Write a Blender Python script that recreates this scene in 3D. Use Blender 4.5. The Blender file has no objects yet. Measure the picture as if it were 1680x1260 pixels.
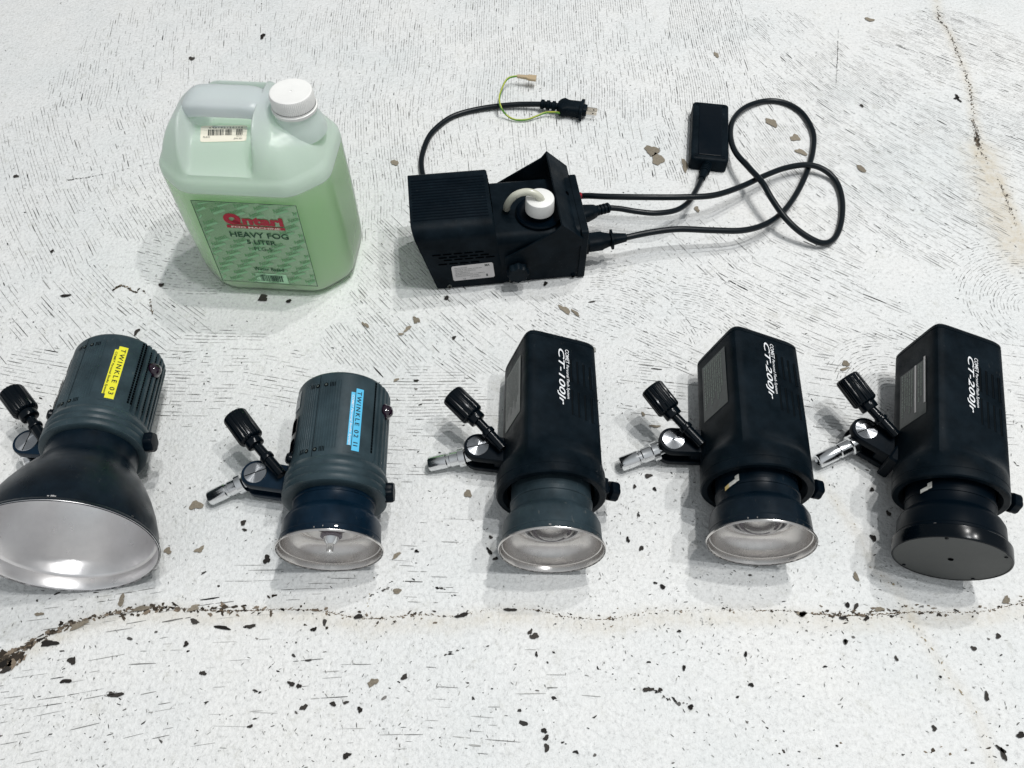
import bpy, math, random
import numpy as np
from mathutils import Vector, Matrix

C = bpy.context.scene
COL = C.collection
rnd = random.Random(7)

# ------------------------------------------------------------------ camera
CAM_H, CAM_E, FPX = 0.85, 56.0, 1262.0
cd = bpy.data.cameras.new('camera')
cam = bpy.data.objects.new('camera', cd)
COL.objects.link(cam)
cam.location = (0, 0, CAM_H)
cam.rotation_euler = (math.radians(90 - CAM_E), 0, 0)
cd.sensor_fit = 'HORIZONTAL'
cd.sensor_width = 36.0
cd.lens = FPX / 1680.0 * 36.0
cd.clip_start = 0.01
cd.clip_end = 100
C.camera = cam

# ------------------------------------------------------------------ ambient light of the room
w = bpy.data.worlds.new('World')
C.world = w
w.use_nodes = True
wn = w.node_tree
bg = wn.nodes['Background']
tc = wn.nodes.new('ShaderNodeTexCoord')
sx = wn.nodes.new('ShaderNodeSeparateXYZ')
rp = wn.nodes.new('ShaderNodeValToRGB')
wn.links.new(tc.outputs['Generated'], sx.inputs[0])
wn.links.new(sx.outputs['Z'], rp.inputs[0])
rp.color_ramp.elements[0].position = 0.0
rp.color_ramp.elements[0].color = (0.30, 0.30, 0.30, 1)
rp.color_ramp.elements[1].position = 0.9
rp.color_ramp.elements[1].color = (0.42, 0.445, 0.46, 1)
e = rp.color_ramp.elements.new(0.35)
e.color = (0.36, 0.37, 0.38, 1)
# added fill: ambient made brighter behind the camera to lift front-facing sides
mY = wn.nodes.new('ShaderNodeMapRange'); mY.inputs['From Min'].default_value = -0.85; mY.inputs['From Max'].default_value = 0.35
mY.inputs['To Min'].default_value = 1.95; mY.inputs['To Max'].default_value = 0.78; mY.interpolation_type = 'SMOOTHSTEP'
wn.links.new(sx.outputs['Y'], mY.inputs['Value'])
vS = wn.nodes.new('ShaderNodeVectorMath'); vS.operation = 'SCALE'
wn.links.new(rp.outputs[0], vS.inputs[0]); wn.links.new(mY.outputs[0], vS.inputs['Scale'])
wn.links.new(vS.outputs[0], bg.inputs['Color'])
bg.inputs['Strength'].default_value = 0.64

# ------------------------------------------------------------------ ceiling lamps (shadow offset per unit height)
FOC = Vector((0.05, 0.55, 0))
for dx, dy, P, col in ((-.24, -.16, 84, (1, .985, .955)), (-.25, -.38, 62, (1, .99, .975)),
                       (-.21, .06, 60, (.98, .99, 1)), (-.46, .02, 64, (1, .99, .97))):
    d = Vector((-dx, -dy, 1)).normalized()
    ld = bpy.data.lights.new('ceiling_lamp', 'AREA')
    ld.shape = 'RECTANGLE'
    ld.size = 0.16
    ld.size_y = 0.10
    ld.energy = P
    ld.color = col
    lo = bpy.data.objects.new('ceiling_lamp', ld)
    COL.objects.link(lo)
    lo.location = FOC + d * 6
    lo.rotation_euler = d.to_track_quat('Z', 'Y').to_euler()

C.view_settings.view_transform = 'Standard'
C.view_settings.look = 'None'
C.view_settings.exposure = 0.19
C.view_settings.gamma = 1
C.view_settings.use_curve_mapping = False

# ------------------------------------------------------------------ measuring helpers
ce, se = math.cos(math.radians(CAM_E)), math.sin(math.radians(CAM_E))
EYE = Vector((0, 0, CAM_H))
def ray(u, v):
    return Vector((0, ce, -se)) + Vector((1, 0, 0)) * ((u - 840) / FPX) + Vector((0, se, ce)) * ((630 - v) / FPX)
def at(u, v, z=0.0):
    d = ray(u, v)
    return EYE + d * ((z - CAM_H) / d.z)
def hit(u, v, p0, n):
    d = ray(u, v)
    return EYE + d * ((p0 - EYE).dot(n) / d.dot(n))

# ------------------------------------------------------------------ materials
def mat(name, color=(.5, .5, .5), rough=.5, metal=0.0, spec=.5, coat=0.0, bump=0.0, bscale=400, trans=0.0, ior=1.45, cvar=0.0, cscale=30, rvar=0.0, dust=0.0):
    m = bpy.data.materials.new(name)
    m.use_nodes = True
    t = m.node_tree
    b = t.nodes['Principled BSDF']
    b.inputs['Base Color'].default_value = (*color, 1)
    b.inputs['Roughness'].default_value = rough
    b.inputs['Metallic'].default_value = metal
    b.inputs['Specular IOR Level'].default_value = spec
    b.inputs['Coat Weight'].default_value = coat
    b.inputs['Transmission Weight'].default_value = trans
    b.inputs['IOR'].default_value = ior
    if bump or cvar or rvar:
        co = t.nodes.new('ShaderNodeTexCoord')
    if bump:
        n = t.nodes.new('ShaderNodeTexNoise')
        n.inputs['Scale'].default_value = bscale
        n.inputs['Detail'].default_value = 3
        t.links.new(co.outputs['Object'], n.inputs['Vector'])
        bp = t.nodes.new('ShaderNodeBump')
        bp.inputs['Strength'].default_value = bump
        bp.inputs['Distance'].default_value = 0.0006
        t.links.new(n.outputs['Fac'], bp.inputs['Height'])
        t.links.new(bp.outputs[0], b.inputs['Normal'])
    if cvar:
        n = t.nodes.new('ShaderNodeTexNoise')
        n.inputs['Scale'].default_value = cscale
        n.inputs['Detail'].default_value = 6
        n.inputs['Roughness'].default_value = .65
        t.links.new(co.outputs['Object'], n.inputs['Vector'])
        r = t.nodes.new('ShaderNodeValToRGB')
        r.color_ramp.elements[0].position = .35
        r.color_ramp.elements[1].position = .7
        r.color_ramp.elements[0].color = (*[c * (1 - cvar) for c in color], 1)
        r.color_ramp.elements[1].color = (*[min(1, c * (1 + cvar) + .012 * cvar) for c in color], 1)
        t.links.new(n.outputs['Fac'], r.inputs[0])
        t.links.new(r.outputs[0], b.inputs['Base Color'])
    if dust:
        n = t.nodes.new('ShaderNodeTexNoise'); n.inputs['Scale'].default_value = 260; n.inputs['Detail'].default_value = 4; n.inputs['Roughness'].default_value = .7
        n3 = t.nodes.new('ShaderNodeTexNoise'); n3.inputs['Scale'].default_value = 14; n3.inputs['Detail'].default_value = 5
        mp = t.nodes.new('ShaderNodeMapping'); mp.inputs['Scale'].default_value = (1, .35, 1)
        t.links.new(co.outputs['Object'], mp.inputs['Vector']); t.links.new(mp.outputs[0], n.inputs['Vector']); t.links.new(co.outputs['Object'], n3.inputs['Vector'])
        r = t.nodes.new('ShaderNodeMapRange'); r.inputs['From Min'].default_value = .62; r.inputs['From Max'].default_value = .72; r.inputs['To Max'].default_value = dust
        t.links.new(n.outputs['Fac'], r.inputs['Value'])
        r3 = t.nodes.new('ShaderNodeMapRange'); r3.inputs['From Min'].default_value = .45; r3.inputs['From Max'].default_value = .68
        t.links.new(n3.outputs['Fac'], r3.inputs['Value'])
        m4 = t.nodes.new('ShaderNodeMath'); m4.operation = 'MULTIPLY'; t.links.new(r.outputs[0], m4.inputs[0]); t.links.new(r3.outputs[0], m4.inputs[1])
        mx_ = t.nodes.new('ShaderNodeMix'); mx_.data_type = 'RGBA'; t.links.new(m4.outputs[0], mx_.inputs[0])
        if b.inputs['Base Color'].is_linked: t.links.new(b.inputs['Base Color'].links[0].from_socket, mx_.inputs[6])
        else: mx_.inputs[6].default_value = (*color, 1)
        mx_.inputs[7].default_value = (.16, .16, .15, 1); t.links.new(mx_.outputs[2], b.inputs['Base Color'])
    if rvar:
        n = t.nodes.new('ShaderNodeTexNoise')
        n.inputs['Scale'].default_value = 45
        n.inputs['Detail'].default_value = 7
        t.links.new(co.outputs['Object'], n.inputs['Vector'])
        mr = t.nodes.new('ShaderNodeMapRange')
        mr.inputs['From Min'].default_value = .3
        mr.inputs['From Max'].default_value = .7
        mr.inputs['To Min'].default_value = max(.02, rough - rvar)
        mr.inputs['To Max'].default_value = rough + rvar
        t.links.new(n.outputs['Fac'], mr.inputs['Value'])
        t.links.new(mr.outputs[0], b.inputs['Roughness'])
    return m

M = {}
M['black'] = mat('black_abs', (.0010, .0052, .0092), .46, spec=.08, bump=.25, bscale=1400, cvar=.35, rvar=.10, dust=.2)
M['gloss'] = mat('gloss_black', (.0008, .0030, .0055), .20, spec=.24, rvar=.06)
M['satin'] = mat('satin_black', (.0008, .0038, .0075), .38, spec=.11, rvar=.08)
M['hole'] = mat('slot_dark', (.0008, .001, .0015), .9, spec=.0)
M['grey'] = mat('slate_plastic', (.028, .048, .058), .38, spec=.28, bump=.15, bscale=1600, cvar=.25, rvar=.09, dust=.5)
M['navy'] = mat('navy_paint', (.0008, .0105, .024), .34, spec=.24, cvar=.3, rvar=.08, dust=.3)
M['navyd'] = mat('dark_navy_paint', (.0008, .0062, .0125), .34, spec=.26, cvar=.35, rvar=.1, dust=.35)
M['bluegrey'] = mat('bluegrey_paint', (.020, .035, .044), .45, spec=.3, cvar=.3, rvar=.08, dust=.6)
M['silver'] = mat('brushed_aluminium', (.62, .60, .58), .34, metal=1, bump=.1, bscale=900, cvar=.12, rvar=.08)
M['silver3'] = mat('dull_reflector', (.68, .655, .635), .25, metal=1, bump=.12, bscale=260, cvar=.12, rvar=.08)
M['silver2'] = mat('satin_reflector', (.84, .825, .825), .32, metal=1, bump=.1, bscale=300, cvar=.06, rvar=.06)
M['chrome'] = mat('turned_aluminium', (.75, .76, .77), .16, metal=1, cvar=.08, rvar=.08)
M['glass'] = mat('clear_glass', (1, 1, 1), .02, trans=1.0)
M['tube'] = mat('flash_tube_glass', (.17, .14, .17), .10, spec=.8, trans=.4)
M['white'] = mat('white_plastic', (.82, .82, .80), .42, bump=.1, bscale=900, cvar=.04)
M['vent'] = mat('vent_shadow_black', (.0012, .003, .0045), .7, spec=.1)
M['lid'] = mat('grey_lid', (.078, .082, .080), .55, spec=.3, bump=.3, bscale=2200, cvar=.06)
M['cord'] = mat('cord_rubber', (.0025, .006, .009), .34, spec=.3, rvar=.06)
M['pin'] = mat('nickel_pin', (.62, .56, .48), .22, metal=1)
M['ink'] = mat('white_ink', (.80, .82, .84), .5)
M['inkdull'] = mat('dull_print', (.06, .075, .07), .6)
M['plate'] = mat('spec_plate', (.014, .024, .024), .30, cvar=.6, cscale=160)
M['yellow'] = mat('yellow_label', (.80, .76, .04), .35)
M['cyan'] = mat('cyan_label', (.10, .50, .78), .35)
M['dark_ink'] = mat('dark_ink', (.012, .02, .02), .5)
M['sticker'] = mat('silver_sticker', (.62, .60, .60), .4, cvar=.06)
M['red'] = mat('red_switch', (.30, .006, .02), .3)
M['wire'] = mat('earth_wire', (.10, .26, .035), .4)
M['amber'] = mat('terminal_sleeve', (.58, .46, .30), .3, trans=.25)
M['purple'] = mat('sensor_lens', (.012, .004, .012), .08, spec=.8, coat=.5)
M['cream'] = mat('cream_sticker', (.80, .76, .64), .5)
M['hose'] = mat('clear_hose', (.66, .66, .56), .25, spec=.6, trans=.15)
M['mottle'] = mat('print_green', (.16, .38, .18), .55)
M['red_ink'] = mat('red_ink', (.42, .005, .03), .4)
M['green_ink'] = mat('dark_green_ink', (.008, .06, .03), .5)

def shell_mat(name, dif, tr, transp, transp_col):
    m = bpy.data.materials.new(name); m.use_nodes = True
    t = m.node_tree; t.nodes.clear()
    out = t.nodes.new('ShaderNodeOutputMaterial')
    a = t.nodes.new('ShaderNodeBsdfDiffuse'); a.inputs['Color'].default_value = (*dif, 1)
    b = t.nodes.new('ShaderNodeBsdfTranslucent'); b.inputs['Color'].default_value = (*tr, 1)
    c = t.nodes.new('ShaderNodeBsdfTransparent'); c.inputs['Color'].default_value = (*transp_col, 1)
    g = t.nodes.new('ShaderNodeBsdfGlossy'); g.inputs['Roughness'].default_value = .28
    co = t.nodes.new('ShaderNodeTexCoord'); nz = t.nodes.new('ShaderNodeTexNoise')
    nz.inputs['Scale'].default_value = 60; nz.inputs['Detail'].default_value = 5
    t.links.new(co.outputs['Object'], nz.inputs['Vector'])
    bp = t.nodes.new('ShaderNodeBump'); bp.inputs['Strength'].default_value = .25; bp.inputs['Distance'].default_value = .001
    t.links.new(nz.outputs['Fac'], bp.inputs['Height'])
    for n in (a, b, g): t.links.new(bp.outputs[0], n.inputs['Normal'])
    m1 = t.nodes.new('ShaderNodeMixShader'); m1.inputs[0].default_value = .55
    m2 = t.nodes.new('ShaderNodeMixShader'); m2.inputs[0].default_value = transp
    m3 = t.nodes.new('ShaderNodeMixShader')
    fr = t.nodes.new('ShaderNodeFresnel'); fr.inputs['IOR'].default_value = 1.45
    mm = t.nodes.new('ShaderNodeMath'); mm.operation = 'MULTIPLY'; mm.inputs[1].default_value = .8
    t.links.new(fr.outputs[0], mm.inputs[0]); t.links.new(mm.outputs[0], m3.inputs[0])
    t.links.new(a.outputs[0], m1.inputs[1]); t.links.new(b.outputs[0], m1.inputs[2])
    t.links.new(m1.outputs[0], m2.inputs[1]); t.links.new(c.outputs[0], m2.inputs[2])
    t.links.new(m2.outputs[0], m3.inputs[1]); t.links.new(g.outputs[0], m3.inputs[2])
    t.links.new(m3.outputs[0], out.inputs[0])
    return m
M['hdpe'] = shell_mat('frosted_polythene', (.92, .965, .985), (.92, .97, .99), .14, (.97, .99, .99))
M['liquid'] = mat('green_fog_fluid', (.62, .995, .52), .5, spec=.1)
_b = M['liquid'].node_tree.nodes['Principled BSDF']
_b.inputs['Subsurface Weight'].default_value = 1.0
_b.inputs['Subsurface Radius'].default_value = (1.0, 1.0, 1.0)
_b.inputs['Subsurface Scale'].default_value = .11
M['film'] = shell_mat('label_film', (.66, .98, .66), (.66, .98, .66), .82, (.90, 1.0, .90))
# below the fill line the wall is wetted by the fluid and turns clear
_t = M['hdpe'].node_tree
_co = _t.nodes.new('ShaderNodeTexCoord'); _sp = _t.nodes.new('ShaderNodeSeparateXYZ'); _t.links.new(_co.outputs['Object'], _sp.inputs[0])
_mr = _t.nodes.new('ShaderNodeMapRange'); _mr.inputs['From Min'].default_value = .1875; _mr.inputs['From Max'].default_value = .1895
_mr.inputs['To Min'].default_value = .93; _mr.inputs['To Max'].default_value = .14; _t.links.new(_sp.outputs['Z'], _mr.inputs['Value'])
for _n in list(_t.nodes):
    if _n.type == 'MIX_SHADER' and abs(_n.inputs[0].default_value - .14) < 1e-6: _t.links.new(_mr.outputs[0], _n.inputs[0])

def disc_mat():
    m = mat('spun_disc', (.55, .57, .60), .25, metal=1)
    t = m.node_tree; b = t.nodes['Principled BSDF']
    b.inputs['Anisotropic'].default_value = .95
    tg = t.nodes.new('ShaderNodeTangent'); tg.direction_type = 'RADIAL'; tg.axis = 'Z'
    t.links.new(tg.outputs[0], b.inputs['Tangent'])
    return m
M['disc'] = disc_mat()

# ------------------------------------------------------------------ mesh builder
class MB:
    def __init__(s): s.v = []; s.f = []; s.m = []
    def add(s, vs, fs, mi=0):
        o = len(s.v); s.v += [Vector(v) for v in vs]
        s.f += [tuple(i + o for i in f) for f in fs]; s.m += [mi] * len(fs)
        return s
    def loft(s, rings, cap0=True, cap1=True, mi=0):
        n = len(rings[0]); vs = [p for r in rings for p in r]; fs = []
        for i in range(len(rings) - 1):
            for j in range(n):
                k = (j + 1) % n
                fs.append((i * n + j, i * n + k, (i + 1) * n + k, (i + 1) * n + j))
        if cap0: fs.append(tuple(range(n))[::-1])
        if cap1: fs.append(tuple((len(rings) - 1) * n + j for j in range(n)))
        return s.add(vs, fs, mi)
    def lathe(s, o, ax, prof, n=64, cap0=False, cap1=False, mi=0):   # prof: (distance along ax, radius)
        ax = Vector(ax).normalized(); x = ax.orthogonal().normalized(); y = ax.cross(x)
        rings = [[Vector(o) + ax * t + (x * math.cos(2 * math.pi * k / n) + y * math.sin(2 * math.pi * k / n)) * r for k in range(n)] for t, r in prof]
        return s.loft(rings, cap0, cap1, mi)
    def cyl(s, a, b, r0, r1=None, n=32, bev=.12, mi=0):
        a, b = Vector(a), Vector(b); L = (b - a).length; r1 = r0 if r1 is None else r1
        k = min(r0, r1) * bev
        k = min(k, L * .3)
        return s.lathe(a, b - a, [(0, r0 - k), (k * .3, r0 - k * .3), (k, r0), (L - k, r1), (L - k * .3, r1 - k * .3), (L, r1 - k)], n, True, True, mi)
    def tube(s, pts, r, n=14, mi=0, cap=True):
        pts = [Vector(p) for p in pts]; rings = []; x = None
        for i, p in enumerate(pts):
            d = (pts[min(i + 1, len(pts) - 1)] - pts[max(i - 1, 0)]).normalized()
            if x is None: x = d.orthogonal().normalized()
            x = (x - d * x.dot(d)).normalized(); y = d.cross(x)
            rr = r(i / (len(pts) - 1)) if callable(r) else r
            rings.append([p + (x * math.cos(2 * math.pi * k / n) + y * math.sin(2 * math.pi * k / n)) * rr for k in range(n)])
        return s.loft(rings, cap, cap, mi)
    def box(s, c, X, Y, Z, bev=.002, mi=0):       # half-extent vectors, chamfered edges
        c = Vector(c); X, Y, Z = Vector(X), Vector(Y), Vector(Z)
        lx, ly, lz = X.length, Y.length, Z.length
        bx, by, bz = 1 - bev / lx, 1 - bev / ly, 1 - bev / lz
        def ring(kx, ky, kz):
            # octagon in XY
            sx_, sy_ = 1 * kx, 1 * ky
            ix, iy = sx_ - bev / lx, sy_ - bev / ly
            q = [(sx_, -iy), (sx_, iy), (ix, sy_), (-ix, sy_), (-sx_, iy), (-sx_, -iy), (-ix, -sy_), (ix, -sy_)]
            return [c + X * a + Y * b + Z * kz for a, b in q]
        return s.loft([ring(bx, by, -1), ring(1, 1, -bz), ring(1, 1, bz), ring(bx, by, 1)], True, True, mi)
    def prism(s, poly, d, mi=0):
        d = Vector(d); p = [Vector(q) for q in poly]
        return s.loft([p, [q + d for q in p]], True, True, mi)
    def build(s, name, mats, parent=None, smooth=35, label=None):
        me = bpy.data.meshes.new(name)
        loc = parent_loc(parent)
        me.from_pydata([tuple(v - loc) for v in s.v], [], s.f)
        if not isinstance(mats, (list, tuple)): mats = [mats]
        for m in mats: me.materials.append(m)
        me.polygons.foreach_set('material_index', s.m)
        me.validate(); me.update()
        bm = __import__('bmesh').new(); bm.from_mesh(me)
        __import__('bmesh').ops.recalc_face_normals(bm, faces=bm.faces); bm.to_mesh(me); bm.free()
        if smooth:
            me.polygons.foreach_set('use_smooth', [True] * len(me.polygons))
            me.set_sharp_from_angle(angle=math.radians(smooth))
        o = bpy.data.objects.new(name, me); COL.objects.link(o)
        if parent is not None: o.parent = parent
        if label: o['label'] = label
        return o

def parent_loc(p):
    v = Vector((0, 0, 0))
    while p is not None: v += Vector(p.location); p = p.parent
    return v

def thing(name, label, cat, loc, group=None):
    o = bpy.data.objects.new(name, None); COL.objects.link(o)
    o.empty_display_size = .03
    o.location = loc; o['label'] = label; o['category'] = cat
    if group: o['group'] = group
    return o

_txt = {}
def text_geo(s, size=1.0, shear=0.0, offset=0.0, spacing=1.0):
    key = (s, shear, offset, spacing)
    if key not in _txt:
        cu = bpy.data.curves.new('t', 'FONT'); cu.body = s; cu.size = 1; cu.shear = shear; cu.offset = offset
        cu.space_character = spacing; cu.resolution_u = 3
        o = bpy.data.objects.new('t', cu); COL.objects.link(o)
        dg = bpy.context.evaluated_depsgraph_get(); dg.update()
        me = bpy.data.meshes.new_from_object(o.evaluated_get(dg))
        vs = [(v.co.x, v.co.y) for v in me.vertices]; fs = [tuple(p.vertices) for p in me.polygons]
        bpy.data.objects.remove(o); bpy.data.curves.remove(cu); bpy.data.meshes.remove(me)
        _txt[key] = (vs, fs)
    vs, fs = _txt[key]
    return [(x * size, y * size) for x, y in vs], fs
def text_on(mb, s, fn, width=None, height=None, size=1.0, x0=0, y0=0, align='L', mi=0, **kw):
    vs, fs = text_geo(s, size, **kw)
    if not vs: return
    xs = [p[0] for p in vs]; ys = [p[1] for p in vs]
    w0 = max(xs) - min(xs); h0 = max(ys) - min(ys)
    kx = width / w0 if width else 1; ky = height / h0 if height else kx
    ox = {'L': 0, 'C': .5, 'R': 1}[align] * w0 * kx
    mb.add([fn((x - min(xs)) * kx - ox + x0, (y - min(ys)) * ky + y0) for x, y in vs], fs, mi)

def catmull(P, n=12):
    P = [Vector(p) for p in P]; P = [P[0] * 2 - P[1]] + P + [P[-1] * 2 - P[-2]]; out = []
    for i in range(1, len(P) - 2):
        a, b, c, d = P[i - 1:i + 3]
        for k in range(n):
            t = k / n
            out.append(.5 * ((2 * b) + (c - a) * t + (2 * a - 5 * b + 4 * c - d) * t * t + (3 * b - a - 3 * c + d) * t ** 3))
    out.append(P[-2]); return out

# ================================================================== FLOOR
def poly_w(pts): return [at(u, v) for u, v in pts]
CR1 = [(-60, 1100), (0, 1080), (40, 1062), (80, 1042), (130, 1020), (170, 1010), (230, 1001), (270, 996), (330, 1001), (400, 1002), (470, 1000), (530, 1003), (575, 1012), (620, 1015), (680, 1009), (740, 1011), (800, 1001), (870, 1000), (930, 1012), (1000, 1016), (1060, 1003), (1120, 1003), (1190, 1001), (1280, 1002), (1370, 1010), (1440, 1008), (1510, 1004), (1600, 1004), (1680, 989), (1760, 980)]
CR2 = [(1530, -40), (1535, 0), (1540, 30), (1555, 50), (1570, 85), (1583, 118), (1592, 150), (1597, 190), (1603, 215), (1608, 245), (1640, 300), (1655, 340), (1680, 400)]
CR3 = [(1345, 785), (1380, 835), (1410, 880), (1437, 935), (1470, 965), (1505, 1030), (1540, 1085), (1580, 1140), (1612, 1190), (1630, 1260)]
STB = [(1612, 250), (1622, 300), (1640, 360), (1670, 420)]
def dist_poly(px, py, pts):
    d = np.full(px.shape, 9.0)
    for a, b in zip(pts[:-1], pts[1:]):
        ax, ay, bx, by = a.x, a.y, b.x, b.y
        L = (bx - ax) ** 2 + (by - ay) ** 2
        t = np.clip(((px - ax) * (bx - ax) + (py - ay) * (by - ay)) / L, 0, 1)
        d = np.minimum(d, np.hypot(px - ax - t * (bx - ax), py - ay - t * (by - ay)))
    return d
def axis(a, b, fine, lo, hi, n):
    return np.concatenate([np.linspace(lo, a, n, endpoint=False), np.arange(a, b, fine), np.linspace(b, hi, n)])
gx = axis(-1.15, 1.15, .006, -4, 4, 10); gy = axis(0.02, 1.65, .006, -3, 5, 10)
GX, GY = np.meshgrid(gx, gy)
nx, ny = len(gx), len(gy)
verts = np.stack([GX.ravel(), GY.ravel(), np.zeros(nx * ny)], 1)
idx = np.arange(nx * ny).reshape(ny, nx)
quads = np.stack([idx[:-1, :-1], idx[:-1, 1:], idx[1:, 1:], idx[1:, :-1]], -1).reshape(-1, 4)
stain = np.zeros(nx * ny)
X, Y = verts[:, 0], verts[:, 1]
s1 = np.exp(-(dist_poly(X, Y, [p - Vector((0, .007, 0)) for p in poly_w(CR1)]) / .011) ** 2)
s2 = .55 * np.exp(-(dist_poly(X, Y, poly_w(CR2)) / .010) ** 2)
s3 = .35 * np.exp(-(dist_poly(X, Y, poly_w(CR3)) / .007) ** 2)
s4 = .85 * np.exp(-(dist_poly(X, Y, poly_w(STB)) / .030) ** 2)
stain = np.clip(s1 * .50 + s2 + s3 + s4, 0, 1)

# --- marks: thin irregular flakes where the white paint has gone, each a sliver of bare ground
mv, mf, mt = [], [], []
ZL = .0003
def flake(cx, cy, a, b, ang, tone, n=7, rough=.35):
    o = len(mv); ca, sa = math.cos(ang), math.sin(ang)
    for k in range(n):
        t = 2 * math.pi * (k + rnd.uniform(-.25, .25)) / n
        r = 1 + rnd.uniform(-rough, rough)
        x, y = a * r * math.cos(t), b * r * math.sin(t)
        mv.append((cx + x * ca - y * sa, cy + x * sa + y * ca, ZL + tone[3] * .00004))
    mf.append(tuple(range(o, o + n))); mt.append(tone[:3])
lay = [0]
def tone_dark():
    k = rnd.random(); lay[0] = (lay[0] + 1) % 23
    g = rnd.uniform(.006, .05) if k < .6 else rnd.uniform(.05, .20)
    return (g * 1.04, g, g * .95, lay[0])
def tone_mid(lo=.12, hi=.38):
    g = rnd.uniform(lo, hi); lay[0] = (lay[0] + 1) % 23
    return (g * 1.0, g, g * .97, lay[0])
def dash(x, y, dx, dy, L, wd, tone):
    o = len(mv); nxx, nyy = -dy, dx; z = ZL + tone[3] * .00004
    k = 3; up, dn = [], []
    for i in range(k + 1):
        t = i / k; hw = wd * .5 * (.25 + 1.1 * math.sin(math.pi * (.12 + .76 * t))) * rnd.uniform(.6, 1.2)
        jx = rnd.uniform(-.15, .15) * wd
        px, py = x + dx * L * t + nxx * jx, y + dy * L * t + nyy * jx
        up.append((px + nxx * hw, py + nyy * hw, z)); dn.append((px - nxx * hw, py - nyy * hw, z))
    mv.extend(dn + up[::-1]); mf.append(tuple(range(o, o + 2 * (k + 1)))); mt.append(tone[:3])

# smooth value noise for patchiness
NG = np.random.RandomState(3).rand(64, 64)
def vnoise(x, y, s):
    x, y = x * s + 17.3, y * s + 9.1
    i, j = int(math.floor(x)), int(math.floor(y)); fx, fy = x - i, y - j
    fx, fy = fx * fx * (3 - 2 * fx), fy * fy * (3 - 2 * fy)
    g = lambda a, b: NG[a % 64, b % 64]
    return (g(i, j) * (1 - fx) + g(i + 1, j) * fx) * (1 - fy) + (g(i, j + 1) * (1 - fx) + g(i + 1, j + 1) * fx) * fy

# trowel strokes: (cx, cy, rx, ry) in photo pixels, stroke angle there (0 = level, 90 = upright, \ positive), curvature centre, density, spacing
PATCH = [
 (820, 60, 330, 120, 90, None, .62, 4.6), (560, 60, 150, 120, 97, None, .45, 4.6), (300, 90, 200, 110, 96, None, .30, 4.8),
 (1010, 90, 120, 110, 84, None, .5, 4.6), (620, 260, 70, 130, 86, None, .5, 4.6), (730, 210, 80, 60, 84, None, .30, 4.6), (960, 230, 130, 60, 82, None, .35, 4.6),
 (140, 230, 170, 80, 74, None, .55, 5.0), (60, 380, 110, 100, 66, None, .6, 5.2), (60, 500, 110, 80, 52, None, .65, 5.2), (250, 330, 90, 60, 60, None, .5, 5.0),
 (230, 520, 110, 40, 40, None, .45, 5.2), (330, 420, 100, 60, 35, (420, 200), .5, 5.0), (250, 240, 80, 60, 80, None, .5, 4.8),
 (660, 470, 90, 70, 47, None, .75, 4.6), (620, 560, 90, 40, 50, None, .7, 4.6), (690, 660, 110, 60, 1, None, .65, 5.0), (660, 740, 60, 50, 3, None, .35, 5.0),
 (640, 390, 50, 60, 45, None, .6, 4.6), (800, 520, 100, 50, 42, None, .45, 4.6), (760, 590, 60, 30, 38, None, .5, 4.6), (930, 530, 110, 50, 35, (1050, 380), .65, 4.6),
 (1180, 90, 90, 110, 76, None, .7, 4.3), (1130, 230, 60, 60, 70, None, .55, 4.3), (1300, 110, 110, 100, 42, None, .5, 4.3), (1250, 190, 110, 70, 55, None, .6, 4.3),
 (1380, 150, 110, 60, 35, None, .65, 4.3), (1560, 110, 150, 90, 22, None, .65, 4.6), (1460, 240, 140, 80, 30, None, .6, 4.4), (1640, 190, 80, 70, 22, None, .6, 4.4),
 (1400, 330, 130, 70, 36, None, .65, 4.4), (1270, 270, 50, 60, 50, None, .6, 4.3), (1520, 360, 110, 60, 30, None, .5, 4.4), (1620, 290, 90, 50, 25, None, .5, 4.4),
 (1180, 400, 110, 50, 45, None, .35, 4.6), (1290, 440, 120, 60, 26, None, .45, 4.8), (1060, 500, 110, 80, 60, (980, 590), .6, 4.4), (1160, 500, 90, 50, 20, (1110, 600), .6, 4.4),
 (1350, 520, 140, 60, 24, None, .5, 4.8), (1240, 490, 90, 50, 28, None, .5, 4.6), (1430, 600, 80, 80, 60, (1465, 650), .75, 4.4), (1640, 470, 70, 90, 60, (1700, 510), .7, 4.6), (1700, 620, 60, 90, 8, None, .5, 5),
 (1060, 640, 50, 120, 8, None, .45, 5.0), (1350, 650, 50, 80, 10, None, .45, 5.0), (1070, 560, 60, 50, 25, None, .45, 4.6),
 (320, 640, 110, 100, 2, None, .42, 5.4), (330, 590, 80, 50, 20, (300, 700), .55, 4.8), (400, 620, 90, 60, 12, None, .4, 5.4), (30, 620, 60, 60, 12, None, .4, 5.4),
 (150, 1130, 240, 50, -9, None, .19, 6.6), (420, 1110, 260, 60, -3, None, .13, 6.6), (560, 1200, 240, 60, 1, None, .14, 6.8), (120, 1230, 220, 60, -12, None, .16, 7),
 (220, 1010, 200, 40, -8, None, .22, 6), (430, 960, 120, 40, 0, None, .16, 6), (690, 900, 60, 90, 4, None, .15, 6), (800, 1120, 200, 60, 2, None, .12, 6.5),
 (1560, 700, 90, 60, 5, None, .3, 5)]
PW = []
for (cx, cy, rx, ry, ang, cc, den, sp) in PATCH:
    c = at(cx, cy)
    a = math.radians(ang)
    q = at(cx + 10 * math.cos(a), cy + 10 * math.sin(a))
    d = (q - c).normalized()
    ex = (at(cx + rx, cy) - c).length; ey = (at(cx, cy - ry) - c).length
    PW.append((c, ex, ey, d, at(*cc) if cc else None, den, sp * .001))
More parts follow.
